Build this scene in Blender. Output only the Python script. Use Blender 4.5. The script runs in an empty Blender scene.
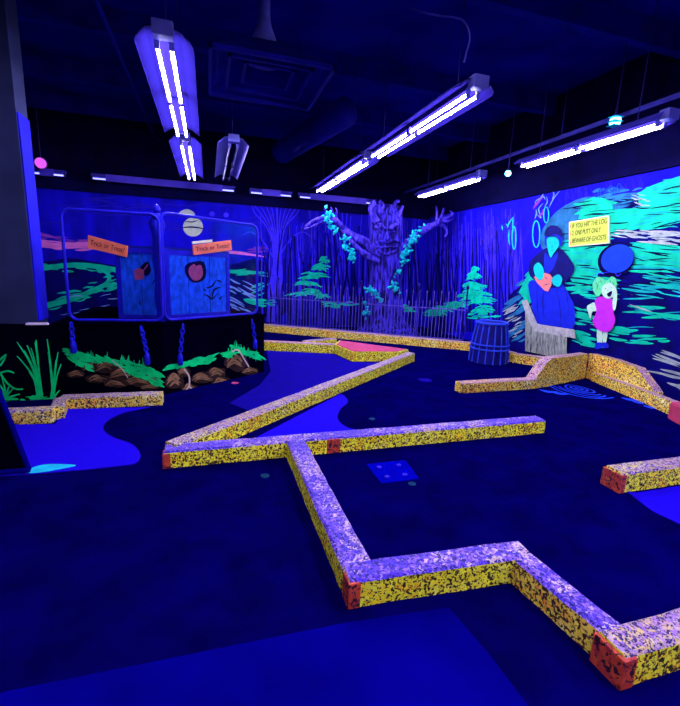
import bpy, bmesh, math, random
from mathutils import Vector, Matrix, noise
random.seed(7)
S = bpy.context.scene
C = S.collection
PI = math.pi

# ------------------------------------------------------------------ camera
F, CX, CY, EYE = 420.0, 340.0, 353.0, 1.55
def _cam():
    d = Vector((208-CX, 263-CY, F)); m = .0912; p0 = (95., 177.)
    a = d.x*(p0[0]-CX)+d.y*(p0[1]-CY)+F*F; b = d.x+d.y*m
    t = -a/b
    r = Vector((p0[0]+t-CX, p0[1]+m*t-CY, F))
    d.normalize(); r.normalize()
    u = r.cross(d)
    if u.y > 0: u = -u
    return Matrix((r, d, u))          # rows: world axes seen from the camera
RM = _cam()
EYEV = Vector((0, 0, EYE))
def ray(px, py): return RM @ Vector((px-CX, py-CY, F))
def onz(px, py, h=0.):                 # a point of the horizontal plane z = h
    w = ray(px, py); return w*((h-EYE)/w.z)+EYEV
def ony(px, py, y):                    # a point of the plane y = const
    w = ray(px, py); return w*(y/w.y)+EYEV
def onx(px, py, x):
    w = ray(px, py); return w*(x/w.x)+EYEV
cd = bpy.data.cameras.new('camera'); co = bpy.data.objects.new('camera', cd); C.objects.link(co)
cd.sensor_fit = 'HORIZONTAL'; cd.sensor_width = 36; cd.lens = F/680*36; cd.clip_end = 200
mw = Matrix.Identity(4)
for i in range(3):
    mw[i][0] = RM[i][0]; mw[i][1] = -RM[i][1]; mw[i][2] = -RM[i][2]
mw.translation = EYEV
co.matrix_world = mw
S.camera = co
S.view_settings.view_transform = 'Standard'; S.view_settings.look = 'None'
S.view_settings.exposure = 2.0; S.view_settings.gamma = 1.0
S.cycles.use_denoising = True
S.cycles.sample_clamp_indirect = 4.0

# ------------------------------------------------------------------ materials
def newmat(name):
    m = bpy.data.materials.new(name); m.use_nodes = True
    nt = m.node_tree; b = nt.nodes['Principled BSDF']
    return m, nt, b
def N(nt, t, **kw):
    n = nt.nodes.new(t)
    for k, v in kw.items(): setattr(n, k, v)
    return n
def paint(name, col, rough=.65, var=.25, scale=14., spec=.08, stretch=None, metal=0., col2=None, lo=.32, hi=.66):
    """a painted surface: its colour varies a little with a noise"""
    m, nt, b = newmat(name); col = tuple(c*.82 for c in col); col2 = tuple(c*.82 for c in col2) if col2 else None
    tc = N(nt, 'ShaderNodeTexCoord'); mp = N(nt, 'ShaderNodeMapping'); nz = N(nt, 'ShaderNodeTexNoise')
    rp = N(nt, 'ShaderNodeValToRGB')
    if stretch: mp.inputs['Scale'].default_value = stretch
    nz.inputs['Scale'].default_value = scale; nz.inputs['Detail'].default_value = 4
    c2 = col2 or tuple(c*(1-var) for c in col)
    rp.color_ramp.elements[0].color = (*c2, 1); rp.color_ramp.elements[1].color = (*col, 1)
    rp.color_ramp.elements[0].position = lo; rp.color_ramp.elements[1].position = hi
    nt.links.new(tc.outputs['Object'], mp.inputs[0]); nt.links.new(mp.outputs[0], nz.inputs['Vector'])
    nt.links.new(nz.outputs['Fac'], rp.inputs[0]); nt.links.new(rp.outputs[0], b.inputs['Base Color'])
    b.inputs['Roughness'].default_value = rough; b.inputs['Specular IOR Level'].default_value = spec
    b.inputs['Metallic'].default_value = metal
    return m
def glow(name, col, strength):
    m, nt, b = newmat(name)
    b.inputs['Base Color'].default_value = (*col, 1)
    b.inputs['Emission Color'].default_value = (*col, 1); b.inputs['Emission Strength'].default_value = strength
    return m
def stone(name, cols, crack, scale=38., crack_w=.16, rough=.55, spec=.3, dark_amt=.5):
    """painted rock-pattern kerb: cells of mixed colours parted by dark crackle"""
    m, nt, b = newmat(name)
    L = nt.links.new
    tc = N(nt, 'ShaderNodeTexCoord')
    nz = N(nt, 'ShaderNodeTexNoise'); nz.inputs['Scale'].default_value = 22; nz.inputs['Detail'].default_value = 3
    mix = N(nt, 'ShaderNodeMixRGB', blend_type='LINEAR_LIGHT'); mix.inputs[0].default_value = .045
    L(tc.outputs['Object'], nz.inputs['Vector']); L(tc.outputs['Object'], mix.inputs[1]); L(nz.outputs['Color'], mix.inputs[2])
    v1 = N(nt, 'ShaderNodeTexVoronoi', feature='DISTANCE_TO_EDGE'); v1.inputs['Scale'].default_value = scale
    v2 = N(nt, 'ShaderNodeTexVoronoi', feature='F1'); v2.inputs['Scale'].default_value = scale
    L(mix.outputs[0], v1.inputs['Vector']); L(mix.outputs[0], v2.inputs['Vector'])
    sep = N(nt, 'ShaderNodeSeparateColor'); L(v2.outputs['Color'], sep.inputs[0])
    n3 = N(nt, 'ShaderNodeTexNoise'); n3.inputs['Scale'].default_value = 3.2; n3.inputs['Detail'].default_value = 3
    L(tc.outputs['Object'], n3.inputs['Vector'])
    add = N(nt, 'ShaderNodeMath', operation='MULTIPLY_ADD'); add.inputs[1].default_value = .55; L(sep.outputs[0], add.inputs[0])
    sub = N(nt, 'ShaderNodeMath', operation='MULTIPLY_ADD'); sub.inputs[1].default_value = 1.5; sub.inputs[2].default_value = -.52
    L(n3.outputs['Fac'], sub.inputs[0]); L(sub.outputs[0], add.inputs[2])
    rp = N(nt, 'ShaderNodeValToRGB'); cr = rp.color_ramp
    while len(cr.elements) < len(cols): cr.elements.new(.5)
    for i, c in enumerate(cols):
        cr.elements[i].position = i/(len(cols)-1); cr.elements[i].color = (*c, 1)
    L(add.outputs[0], rp.inputs[0])
    # dark blotches between the bright specks
    n4 = N(nt, 'ShaderNodeTexNoise'); n4.inputs['Scale'].default_value = scale*1.5; n4.inputs['Detail'].default_value = 3; n4.inputs['Distortion'].default_value = .8
    L(tc.outputs['Object'], n4.inputs['Vector'])
    ad = N(nt, 'ShaderNodeMath', operation='MULTIPLY_ADD'); ad.inputs[1].default_value = .45; L(v1.outputs['Distance'], ad.inputs[0]); L(n4.outputs['Fac'], ad.inputs[2])
    cmpn = N(nt, 'ShaderNodeMapRange'); cmpn.inputs['From Min'].default_value = dark_amt-.035; cmpn.inputs['From Max'].default_value = dark_amt+.035
    L(ad.outputs[0], cmpn.inputs['Value'])
    mx = N(nt, 'ShaderNodeMixRGB'); mx.inputs[1].default_value = (*crack, 1)
    L(cmpn.outputs[0], mx.inputs[0]); L(rp.outputs[0], mx.inputs[2])
    L(mx.outputs[0], b.inputs['Base Color'])
    bp = N(nt, 'ShaderNodeBump'); bp.inputs['Strength'].default_value = .5; bp.inputs['Distance'].default_value = .006
    L(cmpn.outputs[0], bp.inputs['Height']); L(bp.outputs[0], b.inputs['Normal'])
    b.inputs['Roughness'].default_value = rough; b.inputs['Specular IOR Level'].default_value = spec
    return m

M = {}
DK = (.02, .008, .03)
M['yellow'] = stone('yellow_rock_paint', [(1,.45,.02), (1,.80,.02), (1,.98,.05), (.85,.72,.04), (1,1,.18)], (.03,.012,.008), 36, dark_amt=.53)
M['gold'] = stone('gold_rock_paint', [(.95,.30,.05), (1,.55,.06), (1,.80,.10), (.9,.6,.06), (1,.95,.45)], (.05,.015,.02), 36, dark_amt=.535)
M['lilac'] = stone('lilac_lamplit_rock_paint', [(.04,.008,.52), (.07,.02,.62), (.11,.035,.66), (.035,.006,.50), (.30,.14,.66), (.13,.05,.68), (.62,.42,.66), (.50,.36,.34), (.42,.16,.40)], (.006,.002,.17), 48, dark_amt=.515)  # kerb tops: violet stands for blue lamplight falling on the yellow kerbs
M['cream'] = stone('cream_lamplit_rock_paint', [(.40,.18,.45), (.60,.44,.14), (.26,.10,.52), (.70,.60,.22), (.58,.34,.14)], (.02,.006,.11), 48, dark_amt=.52)  # kerb tops: cream speckle with violet lamplight mixed into the colour
M['blush'] = stone('blush_lamplit_rock_paint', [(.60,.26,.24), (.66,.42,.16), (.38,.15,.42), (.72,.52,.22)], (.03,.01,.10), 46, dark_amt=.51)  # far kerb tops: gold speckle, pinkish lamplight mixed into the colour
M['red'] = stone('red_rock_paint', [(.45,.03,.02), (.62,.075,.03), (.32,.02,.04), (.55,.13,.05)], (.03,.005,.02), 26, dark_amt=.50)
M['pink'] = paint('pink_board_paint', (.62,.07,.20), var=.3, scale=9)
M['rose'] = paint('rose_block_paint', (.62,.06,.16), var=.25, scale=9)
M['floor'] = paint('black_carpet', (.0010,.0002,.078), rough=1, var=.45, scale=5, spec=.0)
M['green'] = paint('blue_carpet', (.013,.002,.66), rough=.95, var=.12, scale=40, spec=.02)
M['rear'] = paint('mid_blue_carpet', (.006,.001,.26), rough=.95, var=.2, scale=6, spec=.02)
M['faint'] = paint('faint_green_spot', (.001,.035,.11), rough=.9)
M['mat'] = paint('deep_blue_carpet', (.0015,.0003,.21), rough=1, var=.5, scale=1.6, spec=.0)
M['tee'] = paint('blue_rubber', (.0008,.0008,.40), var=.3, scale=30, rough=1, spec=.0)
M['ceil'] = paint('black_ceiling_paint', (.004,.001,.38), var=.5, scale=1.2, rough=.9, spec=.05)
M['joist'] = paint('joist_paint', (.006,.003,.38), var=.4, scale=3, rough=.9, spec=.1)
M['lip'] = paint('blue_lip_enamel', (.13,.08,1), var=.2, scale=5, rough=.5)
M['cone'] = paint('duct_glint_metal', (.30,.27,1), var=.4, scale=7, rough=.35, spec=.6)  # duct colour lightened to stand for the glint on the cone
M['duct'] = paint('duct_paint', (.10,.08,.70), var=.4, scale=5, rough=.5)
M['wall'] = paint('dark_blue_mural_paint', (.006,.0008,.82), var=.5, scale=1.3, rough=.8, stretch=(2.2,2.2,.7), col2=(.002,.0004,.34), spec=.1)
M['wallr'] = paint('deep_blue_mural_paint', (.006,.0008,.88), var=.5, scale=1.1, rough=.8, stretch=(2,2,.8), col2=(.002,.0004,.32), spec=.1)
M['deep'] = paint('deep_shade_blue_paint', (.001,.0003,.16), var=.4, scale=3, rough=.85)
M['sea'] = paint('night_water_paint', (.002,.0008,.15), var=.5, scale=3, rough=.85, spec=.05)
M['night'] = paint('night_paint', (.002,.001,.055), var=.5, scale=3, rough=.85, spec=.05)
M['grey'] = paint('grey_blue_partition_paint', (.026,.032,.12), var=.35, scale=2, rough=.8, spec=.1)
M['black'] = paint('black_board_paint', (.0008,.0005,.008), var=.4, scale=4, rough=1, spec=.0)
M['teal'] = paint('teal_paint', (.001,.62,.36), var=.3, scale=6)
M['aqua'] = paint('aqua_paint', (.003,.50,.50), var=.4, scale=6)
M['bush'] = paint('sea_green_paint', (.001,.85,.50), var=.4, scale=8)
M['grass'] = paint('grass_green_paint', (.001,.90,.22), var=.35, scale=9)
M['slate'] = paint('slate_paint', (.02,.20,.45), var=.4, scale=9)
M['steel'] = paint('pale_grey_paint', (.42,.50,.50), var=.45, scale=9)
M['cyan'] = paint('cyan_paint', (.01,.62,.85), var=.3, scale=10)
M['line'] = paint('violet_line_paint', (.06,.03,1.2), var=.3, scale=6)
M['line2'] = paint('soft_violet_line_paint', (.022,.010,.72), var=.35, scale=6)
M['skyl'] = paint('light_blue_line_paint', (.20,.38,1), var=.3, scale=9)
M['sunset'] = paint('sunset_paint', (.95,.20,.80), var=.35, scale=4, stretch=(1,1,3))
M['dusk'] = paint('dusk_violet_paint', (.32,.05,.62), var=.4, scale=4)
M['moon'] = paint('moon_paint', (.80,.90,.66), var=.25, scale=9)
M['rock'] = paint('brown_rock_paint', (.36,.19,.09), var=.6, scale=9)
M['rockd'] = paint('dark_brown_rock_paint', (.04,.018,.018), var=.6, scale=9)
M['root'] = paint('pale_root_paint', (.72,.55,.5), var=.2, scale=9)
M['board'] = paint('blue_plank_paint', (.010,.115,1.1), var=.5, scale=13, stretch=(1.6,1.6,.8))
M['boardd'] = paint('dark_blue_plank_paint', (.004,.012,.30), var=.4, scale=6)
M['tube_frame'] = paint('blue_tube_paint', (.016,.012,.66), var=.25, scale=9, rough=.35)
M['chain'] = paint('blue_chain_paint', (.012,.012,.66), var=.3, scale=20, rough=.4)
M['orange'] = paint('orange_sign_paint', (1.2,.26,.13), var=.18, scale=14)
M['ink'] = paint('dark_red_ink', (.22,.01,.04), var=.1)
M['yel'] = paint('yellow_sign_paint', (.60,.72,.10), var=.12, scale=14)
M['olive'] = paint('olive_ink', (.06,.10,.012), var=.1)
M['paper'] = paint('cream_paper', (1,.95,.6), var=.1)
M['bark'] = paint('violet_bark', (.055,.030,.70), var=.6, scale=5, stretch=(4,4,.7), col2=(.004,.001,.10), rough=.75, lo=.42, hi=.60)
M['barkl'] = paint('pale_violet_bark', (.09,.05,.85), scale=5, stretch=(3,3,1.5), col2=(.01,.003,.2), lo=.40, hi=.62, rough=.7)
M['leaf'] = paint('aqua_leaf', (.004,.62,.72), var=.5, scale=12)
M['fence'] = paint('dull_violet_metal', (.11,.08,.60), var=.4, scale=9, rough=.5)
M['barrel'] = paint('dark_blue_stave', (.006,.004,.20), var=.5, scale=6)
M['barrell'] = paint('bright_blue_hoop', (.03,.07,.9), var=.3, scale=9)
M['hood'] = paint('darkened_reflector_enamel', (.0055,.0035,.055), var=.15, scale=3, rough=.6, spec=.0)  # enamel darkened to hold down the tube light on the hoods
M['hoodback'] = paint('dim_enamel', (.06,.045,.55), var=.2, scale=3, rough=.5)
M['hoodpale'] = paint('lightened_reflector_enamel', (.32,.29,.95), var=.15, scale=4, rough=.4)  # lighter copy for the unlit hood, its reflected light put into the colour
M['cap'] = paint('pale_end_cap', (.15,.14,.62), var=.15, scale=9)
M['dead'] = paint('grey_tube_glass', (.5,.52,.85), var=.1, scale=9, rough=.2)
M['metal'] = paint('dark_metal', (.04,.03,.25), var=.3, scale=9, rough=.4)
M['tube'] = glow('lit_uv_tube', (.76,.72,1.0), 46.)
M['wash'] = glow('lit_blue_tube', (.20,.20,1.0), .9)
M['spotlit'] = glow('lit_cyan_lens', (.1,.75,1.0), 4.)
M['magenta'] = glow('lit_magenta_lens', (.75,.10,.9), .22)
M['mred'] = paint('dull_red_paint', (.42,.07,.22), var=.3, scale=20)
M['mface'] = paint('cyan_face_paint', (.003,.62,.60), var=.12, scale=20)
M['coat'] = paint('navy_coat_paint', (.006,.006,.17), var=.4, scale=9)
M['skirt'] = paint('royal_blue_paint', (.01,.025,.70), var=.25, scale=9)
M['salmon'] = paint('salmon_paint', (1,.26,.24), var=.15, scale=20)
M['hair'] = paint('mint_hair_paint', (.14,.85,.36), var=.25, scale=30)
M['skin'] = paint('pale_mint_paint', (.55,.85,.62), var=.15, scale=20)
M['dress'] = paint('magenta_dress_paint', (.62,.03,.78), var=.2, scale=12)
M['balloon'] = paint('blue_balloon_paint', (.006,.05,.95), var=.18, scale=5)
M['crate'] = paint('weathered_grey_plank_paint', (.42,.46,.42), var=.6, scale=9, stretch=(6,6,1))
M['crated'] = paint('pale_plank_paint', (.55,.55,.56), var=.4, scale=14)
M['strip'] = paint('pale_lilac_lit_edge', (.9,.7,1), var=.1)  # stands for a lit edge
m, nt, b = newmat('clear_plastic')
tr = N(nt, 'ShaderNodeBsdfTransparent'); gl = N(nt, 'ShaderNodeBsdfGlossy'); gl.inputs['Roughness'].default_value = .08
gl.inputs['Color'].default_value = (.6,.65,1,1); tr.inputs['Color'].default_value = (.985,.99,1,1)
fr = N(nt, 'ShaderNodeFresnel'); fr.inputs['IOR'].default_value = 1.25
mx = N(nt, 'ShaderNodeMixShader'); nt.links.new(fr.outputs[0], mx.inputs[0]); nt.links.new(tr.outputs[0], mx.inputs[1]); nt.links.new(gl.outputs[0], mx.inputs[2])
nt.links.new(mx.outputs[0], nt.nodes['Material Output'].inputs['Surface']); M['plastic'] = m

# ------------------------------------------------------------------ object helpers
def root_loc(o):
    v = Vector((0, 0, 0))
    while o is not None:
        v += o.location; o = o.parent
    return v
def tag(o, label, cat, group=None, kind=None):
    if label: o['label'] = label
    if cat: o['category'] = cat
    if group: o['group'] = group
    if kind: o['kind'] = kind
    return o
def thing(name, label, cat, loc, group=None):
    o = bpy.data.objects.new(name, None); C.objects.link(o); o.location = loc; o.empty_display_size = .1
    return tag(o, label, cat, group)
def obj(name, bm, mats, parent=None, smooth=False, label=None):
    """links the bmesh (built in world coordinates) as one object"""
    if not isinstance(mats, (list, tuple)): mats = [mats]
    bmesh.ops.recalc_face_normals(bm, faces=bm.faces)
    if parent is not None: off = root_loc(parent)
    else:
        xs = [v.co for v in bm.verts]
        lo = Vector([min(c[i] for c in xs) for i in range(3)]); hi = Vector([max(c[i] for c in xs) for i in range(3)])
        off = Vector(((lo.x+hi.x)/2, (lo.y+hi.y)/2, lo.z))
    for v in bm.verts: v.co -= off
    me = bpy.data.meshes.new(name); bm.to_mesh(me); bm.free()
    for mm in mats: me.materials.append(mm)
    if smooth:
        for p in me.polygons: p.use_smooth = True
    o = bpy.data.objects.new(name, me); C.objects.link(o)
    if parent is not None: o.parent = parent
    else: o.location = off
    if label: o['label'] = label
    return o
def struct(name, bm, mats, parent=None):
    o = obj(name, bm, mats, parent); o['kind'] = 'structure'; return o
def B(): return bmesh.new()
def box(bm, lo, hi, rot=None, piv=None, bev=0.):
    lo, hi = Vector(lo), Vector(hi); c = (lo+hi)/2; s = hi-lo
    r = bmesh.ops.create_cube(bm, size=1.)
    for v in r['verts']: v.co = Vector((v.co.x*s.x, v.co.y*s.y, v.co.z*s.z))+c
    if rot is not None:
        p = Vector(piv) if piv is not None else c
        for v in r['verts']: v.co = rot@(v.co-p)+p
    if bev:
        es = list({e for v in r['verts'] for e in v.link_edges})
        bmesh.ops.bevel(bm, geom=es, offset=bev, segments=2, affect='EDGES', profile=.7)
    return bm
def prism(bm, pts, z0, z1, bev=0., mi_top=None):
    """polygon footprint extruded from z0 to z1"""
    n = len(pts)
    a = [bm.verts.new((p[0], p[1], z0)) for p in pts]; t = [bm.verts.new((p[0], p[1], z1)) for p in pts]
    bm.faces.new(list(reversed(a))); f = bm.faces.new(t)
    if mi_top is not None: f.material_index = mi_top
    for i in range(n): bm.faces.new((a[i], a[(i+1) % n], t[(i+1) % n], t[i]))
    return bm
def frames_along(pts):
    out = []; up0 = None
    for i, p in enumerate(pts):
        if i == 0: t = pts[1]-p
        elif i == len(pts)-1: t = p-pts[i-1]
        else: t = (pts[i+1]-p).normalized()+(p-pts[i-1]).normalized()
        t = t.normalized() if t.length > 1e-9 else Vector((0, 0, 1))
        if up0 is None:
            up0 = Vector((0, 0, 1)) if abs(t.z) < .9 else Vector((0, 1, 0))
        n = up0-t*up0.dot(t)
        n = n.normalized() if n.length > 1e-6 else t.orthogonal().normalized()
        up0 = n
        out.append((p, n, t.cross(n)))
    return out
def tube(bm, pts, rad, k=8, caps=True, wob=0., closed=False):
    pts = [Vector(p) for p in pts]
    if not isinstance(rad, (list, tuple)): rad = [rad]*len(pts)
    rings = []
    for (p, n, b), r in zip(frames_along(pts), rad):
        ring = []
        for j in range(k):
            a = 2*PI*j/k; rr = r
            if wob: rr *= 1+wob*noise.noise(Vector((p.x*3+math.cos(a)*1.7, p.y*3+math.sin(a)*1.7, p.z*2.0)))
            ring.append(bm.verts.new(p+(n*math.cos(a)+b*math.sin(a))*rr))
        rings.append(ring)
    m = len(rings)
    for i in range(m if closed else m-1):
        A, D = rings[i], rings[(i+1) % m]
        for j in range(k): bm.faces.new((A[j], A[(j+1) % k], D[(j+1) % k], D[j]))
    if caps and not closed:
        bm.faces.new(list(reversed(rings[0]))); bm.faces.new(rings[-1])
    return bm
def smoothpath(pts, n=6):
    """Catmull-Rom through the points"""
    P = [Vector(p) for p in pts]; out = []
    for i in range(len(P)-1):
        p0 = P[max(i-1, 0)]; p1 = P[i]; p2 = P[i+1]; p3 = P[min(i+2, len(P)-1)]
        for k in range(n):
            t = k/n
            out.append(.5*((2*p1)+(p2-p0)*t+(2*p0-5*p1+4*p2-p3)*t*t+(3*p1-p0-3*p2+p3)*t**3))
    out.append(P[-1]); return out
def lathe(bm, prof, c, k=20):
    rings = []
    for r, z in prof:
        rings.append([bm.verts.new((c[0]+r*math.cos(2*PI*j/k), c[1]+r*math.sin(2*PI*j/k), c[2]+z)) for j in range(k)])
    for a, b_ in zip(rings, rings[1:]):
        for j in range(k): bm.faces.new((a[j], a[(j+1) % k], b_[(j+1) % k], b_[j]))
    bm.faces.new(list(reversed(rings[0]))); bm.faces.new(rings[-1])
    return bm

# ------------------------------------------------------------------ the room
WX, WY, CZ = 5.85, 10.8, 4.6
struct('floor', box(B(), (-5.0, -4.0, -.1), (WX+.3, WY+.3, 0)), M['floor'])
struct('ceiling', box(B(), (-5.0, -4.0, CZ), (WX+.3, WY+.3, CZ+.1)), M['ceil'])
wall_back = struct('wall_back', box(B(), (-5.0, WY, 0), (WX+.3, WY+.3, CZ)), M['wall'])
wall_right = struct('wall_right', box(B(), (WX, -4.0, 0), (WX+.3, WY, CZ)), M['wallr'])
struct('wall_far_left', box(B(), (-5.3, -4.0, 0), (-5.0, WY, CZ)), M['night'])
struct('wall_rear', box(B(), (-5.0, -4.3, 0), (WX+.3, -4.0, CZ)), M['night'])
# the grey partition at the left and the low black wall in front of it
struct('wall_left', box(B(), (-5.0, 5.32, 0), (-1.79, 5.62, CZ)), M['grey'])
struct('lamplight_strip', box(B(), (-1.789, 5.335, .86), (-1.775, 5.62, 2.95)), M['wallr'])  # blue strip painted on the grey side face to stand for lamplight
# dark soffit bands where the murals stop below the ceiling
struct('trim_1', box(B(), (-5.0, WY-.06, 2.95), (WX-.06, WY, CZ)), M['night'])
struct('trim_2', box(B(), (WX-.06, -4.0, 3.02), (WX, WY, CZ)), M['night'])

# ------------------------------------------------------------------ painting on walls
class Wall:
    """flat strokes and shapes painted on one plane, a few millimetres proud of it"""
    def __init__(s, plane, val):
        s.plane, s.val, s.d = plane, val, .003
    def pt(s, px, py, d):
        if s.plane == 'x': return onx(px, py, s.val-d)
        if s.plane == 'y': return ony(px, py, s.val-d)
        n, c = s.val                                   # general vertical plane n.p = c
        w = ray(px, py); t = (c-d)/(n[0]*w.x+n[1]*w.y); return w*t+EYEV
    def step(s): s.d += .000007; return s.d
def poly_px(bm, W, pts, thick=.0, d=None):
    d = W.step() if d is None else d
    if thick:
        f = [bm.verts.new(W.pt(x, y, d+thick)) for x, y in pts]; b_ = [bm.verts.new(W.pt(x, y, d)) for x, y in pts]
        bm.faces.new(f); bm.faces.new(list(reversed(b_)))
        for i in range(len(pts)):
            j = (i+1) % len(pts); bm.faces.new((f[i], f[j], b_[j], b_[i]))
    else: bm.faces.new([bm.verts.new(W.pt(x, y, d)) for x, y in pts])
def smooth2(pts, n=4, closed=True):
    out = []; L = len(pts)
    for i in range(L if closed else L-1):
        g = (lambda k: pts[k % L]) if closed else (lambda k: pts[min(max(k, 0), L-1)])
        p0, p1, p2, p3 = g(i-1), g(i), g(i+1), g(i+2)
        for k in range(n):
            t = k/n
            out.append(tuple(.5*(2*p1[q]+(p2[q]-p0[q])*t+(2*p0[q]-5*p1[q]+4*p2[q]-p3[q])*t*t+(3*p1[q]-p0[q]-3*p2[q]+p3[q])*t**3) for q in (0, 1)))
    if not closed: out.append(pts[-1])
    return out
def ribbon_px(bm, W, pts, w0, w1=None, taper=True, sm=4):
    """brush stroke along the points, width in picture units"""
    pts = smooth2(pts, sm, False) if len(pts) > 2 else [tuple(pts[0]), ((pts[0][0]+pts[1][0])/2, (pts[0][1]+pts[1][1])/2), tuple(pts[1])]
    w1 = w0 if w1 is None else w1; d = W.step(); n = len(pts); L = []; R_ = []
    for i, (x, y) in enumerate(pts):
        a = pts[max(i-1, 0)]; b_ = pts[min(i+1, n-1)]
        tx, ty = b_[0]-a[0], b_[1]-a[1]; l = math.hypot(tx, ty) or 1
        u = i/(n-1); w = (w0+(w1-w0)*u)/2
        if taper: w *= max(.12, math.sin(PI*(.06+.88*u)))
        nx, ny = -ty/l*w, tx/l*w
        L.append(bm.verts.new(W.pt(x+nx, y+ny, d))); R_.append(bm.verts.new(W.pt(x-nx, y-ny, d)))
    for i in range(n-1): bm.faces.new((L[i], L[i+1], R_[i+1], R_[i]))
def inside(p, poly):
    c = False; j = len(poly)-1
    for i in range(len(poly)):
        (xi, yi), (xj, yj) = poly[i], poly[j]
        if (yi > p[1]) != (yj > p[1]) and p[0] < (xj-xi)*(p[1]-yi)/(yj-yi)+xi: c = not c
        j = i
    return c
def zone(bm, W, poly, n, ln, th, slope=0., rnd=random, curve=1.):
    xs = [p[0] for p in poly]; ys = [p[1] for p in poly]; k = 0; tries = 0
    while k < n and tries < n*40:
        tries += 1
        x, y = rnd.uniform(min(xs), max(xs)), rnd.uniform(min(ys), max(ys))
        if not inside((x, y), poly): continue
        l = rnd.uniform(*ln); t = rnd.uniform(*th); s_ = slope+rnd.uniform(-.15, .15); q = rnd.uniform(-1, 1)*curve
        ribbon_px(bm, W, [(x-l/2, y-s_*l/2), (x, y+q), (x+l/2, y+s_*l/2)], t); k += 1
def ell(cx, cy, rx, ry, rot=0., n=24):
    c, s_ = math.cos(rot), math.sin(rot)
    return [(cx+rx*math.cos(2*PI*i/n)*c-ry*math.sin(2*PI*i/n)*s_, cy+rx*math.cos(2*PI*i/n)*s_+ry*math.sin(2*PI*i/n)*c) for i in range(n)]

BW = Wall('y', WY); RW = Wall('x', WX)
# --- back wall: night landscape behind the booth
bm = B(); poly_px(bm, BW, smooth2([(-30,262),(40,262),(70,258),(100,263),(140,268),(180,262),(225,266),(264,262),(266,330),(-30,330)], 3)); obj('painted_hills', bm, M['sea'], wall_back)
bm = B(); ribbon_px(bm, BW, [(-20,236),(30,243),(60,246),(88,246),(130,250)], 7, 4, False); zone(bm, BW, [(30,240),(95,243),(95,250),(30,247)], 14, (14,26), (1.2,2.4), .05)
ribbon_px(bm, BW, [(222,252),(240,253),(266,257)], 4, 2.2); obj('painted_sunset', bm, M['sunset'], wall_back)
bm = B(); zone(bm, BW, [(30,232),(95,236),(95,243),(30,240)], 12, (14,30), (1,2.4), .06); zone(bm, BW, [(225,245),(262,248),(262,253),(225,250)], 6, (12,20), (1,2), .06); obj('painted_dusk_clouds', bm, M['dusk'], wall_back)
bm = B(); zone(bm, BW, [(42,198),(262,200),(262,232),(42,228)], 26, (18,50), (.7,1.6), .05, curve=4); obj('painted_night_clouds', bm, M['line2'], wall_back)
bm = B()
ribbon_px(bm, BW, [(38,269),(60,266),(80,265),(100,267),(121,271)], 5, 5, False)
ribbon_px(bm, BW, [(95,267),(108,274),(107,283),(92,291),(72,299),(40,307)], 3, 6, False, 6)
zone(bm, BW, [(40,264),(122,266),(122,273),(40,271)], 26, (6,14), (1.6,3), .05)
zone(bm, BW, [(70,288),(110,276),(116,288),(92,300),(44,312),(44,304)], 34, (6,18), (1,2.6), -.2)
ribbon_px(bm, BW, [(226,271),(240,272),(266,273)], 4); ribbon_px(bm, BW, [(244,300),(256,302),(276,303)], 6)
zone(bm, BW, [(226,268),(266,269),(266,276),(226,275)], 10, (6,14), (1.4,3), .03); zone(bm, BW, [(246,286),(266,284),(266,294),(246,296)], 8, (6,14), (1,2), -.3)
obj('painted_meadow_path', bm, M['teal'], wall_back)
bm = B(); zone(bm, BW, [(228,280),(250,282),(258,312),(230,312)], 22, (8,18), (.9,2), .45); zone(bm, BW, [(60,298),(116,290),(120,316),(60,316)], 10, (8,20), (.6,1.2), -.1)
obj('painted_pale_reeds', bm, M['skyl'], wall_back)
mo = thing('painted_moon', 'round pale painted moon with dark cloud bars above the blue crate', 'painting', ony(191,236,WY))
bm = B(); poly_px(bm, BW, ell(193,227,10,9.5), .003); poly_px(bm, BW, smooth2([(179,213),(186,209),(192,211),(195,215),(186,216)], 3), .002); obj('disc', bm, M['moon'], mo)
bm = B(); ribbon_px(bm, Wall('y', WY-.008), [(180,228),(192,227),(206,229)], 1.6); ribbon_px(bm, Wall('y', WY-.0085), [(184,221),(192,222),(198,220)], 1.1); obj('cloud_bar', bm, M['night'], mo)
bm = B(); [poly_px(bm, BW, ell(x, y, r, r*.9)) for x, y, r in ((212,214,3),(226,215,2.6))]; obj('painted_wisps', bm, M['line'], wall_back)
# --- back wall: the bare forest
rf = random.Random(3)
bm = B(); bm2 = B()
def forest(bmA, bmB, W, x0, x1, yt, yb, n, lean):
    for i in range(n):
        x = x0+(x1-x0)*(i+rf.uniform(.1,.9))/n; top = yt+rf.uniform(-4, 22); a = rf.uniform(-1, 1)*lean
        p = [(x+rf.uniform(-1.5,1.5), yb+rf.uniform(-12,4)), (x+rf.uniform(-1.5,1.5), (yb*2+top)/3), (x+a*.4, (yb+2*top)/3), (x+a, top)]
        ribbon_px(bmA if rf.random() < .5 else bmB, W, p, rf.uniform(.8,2.), .7, False)
        if rf.random() < .55:
            m_ = p[2]; s_ = rf.choice((-1, 1)); ribbon_px(bmB, W, [m_, (m_[0]+s_*5, m_[1]-14), (m_[0]+s_*rf.uniform(6,13), m_[1]-rf.uniform(24,34))], 1.1, .5, False)
forest(bm, bm2, BW, 262, 422, 205, 322, 64, 9)
for k in range(9):          # the big bare tree painted beside the booth
    u = k/8; ribbon_px(bm, BW, [(266+u*16-8*u, 322), (270+u*12, 285), (274+u*7, 255), (268+u*18, 225), (250+u*52, 196+8*abs(u-.5))], 1.7, .9, False, 6)
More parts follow.
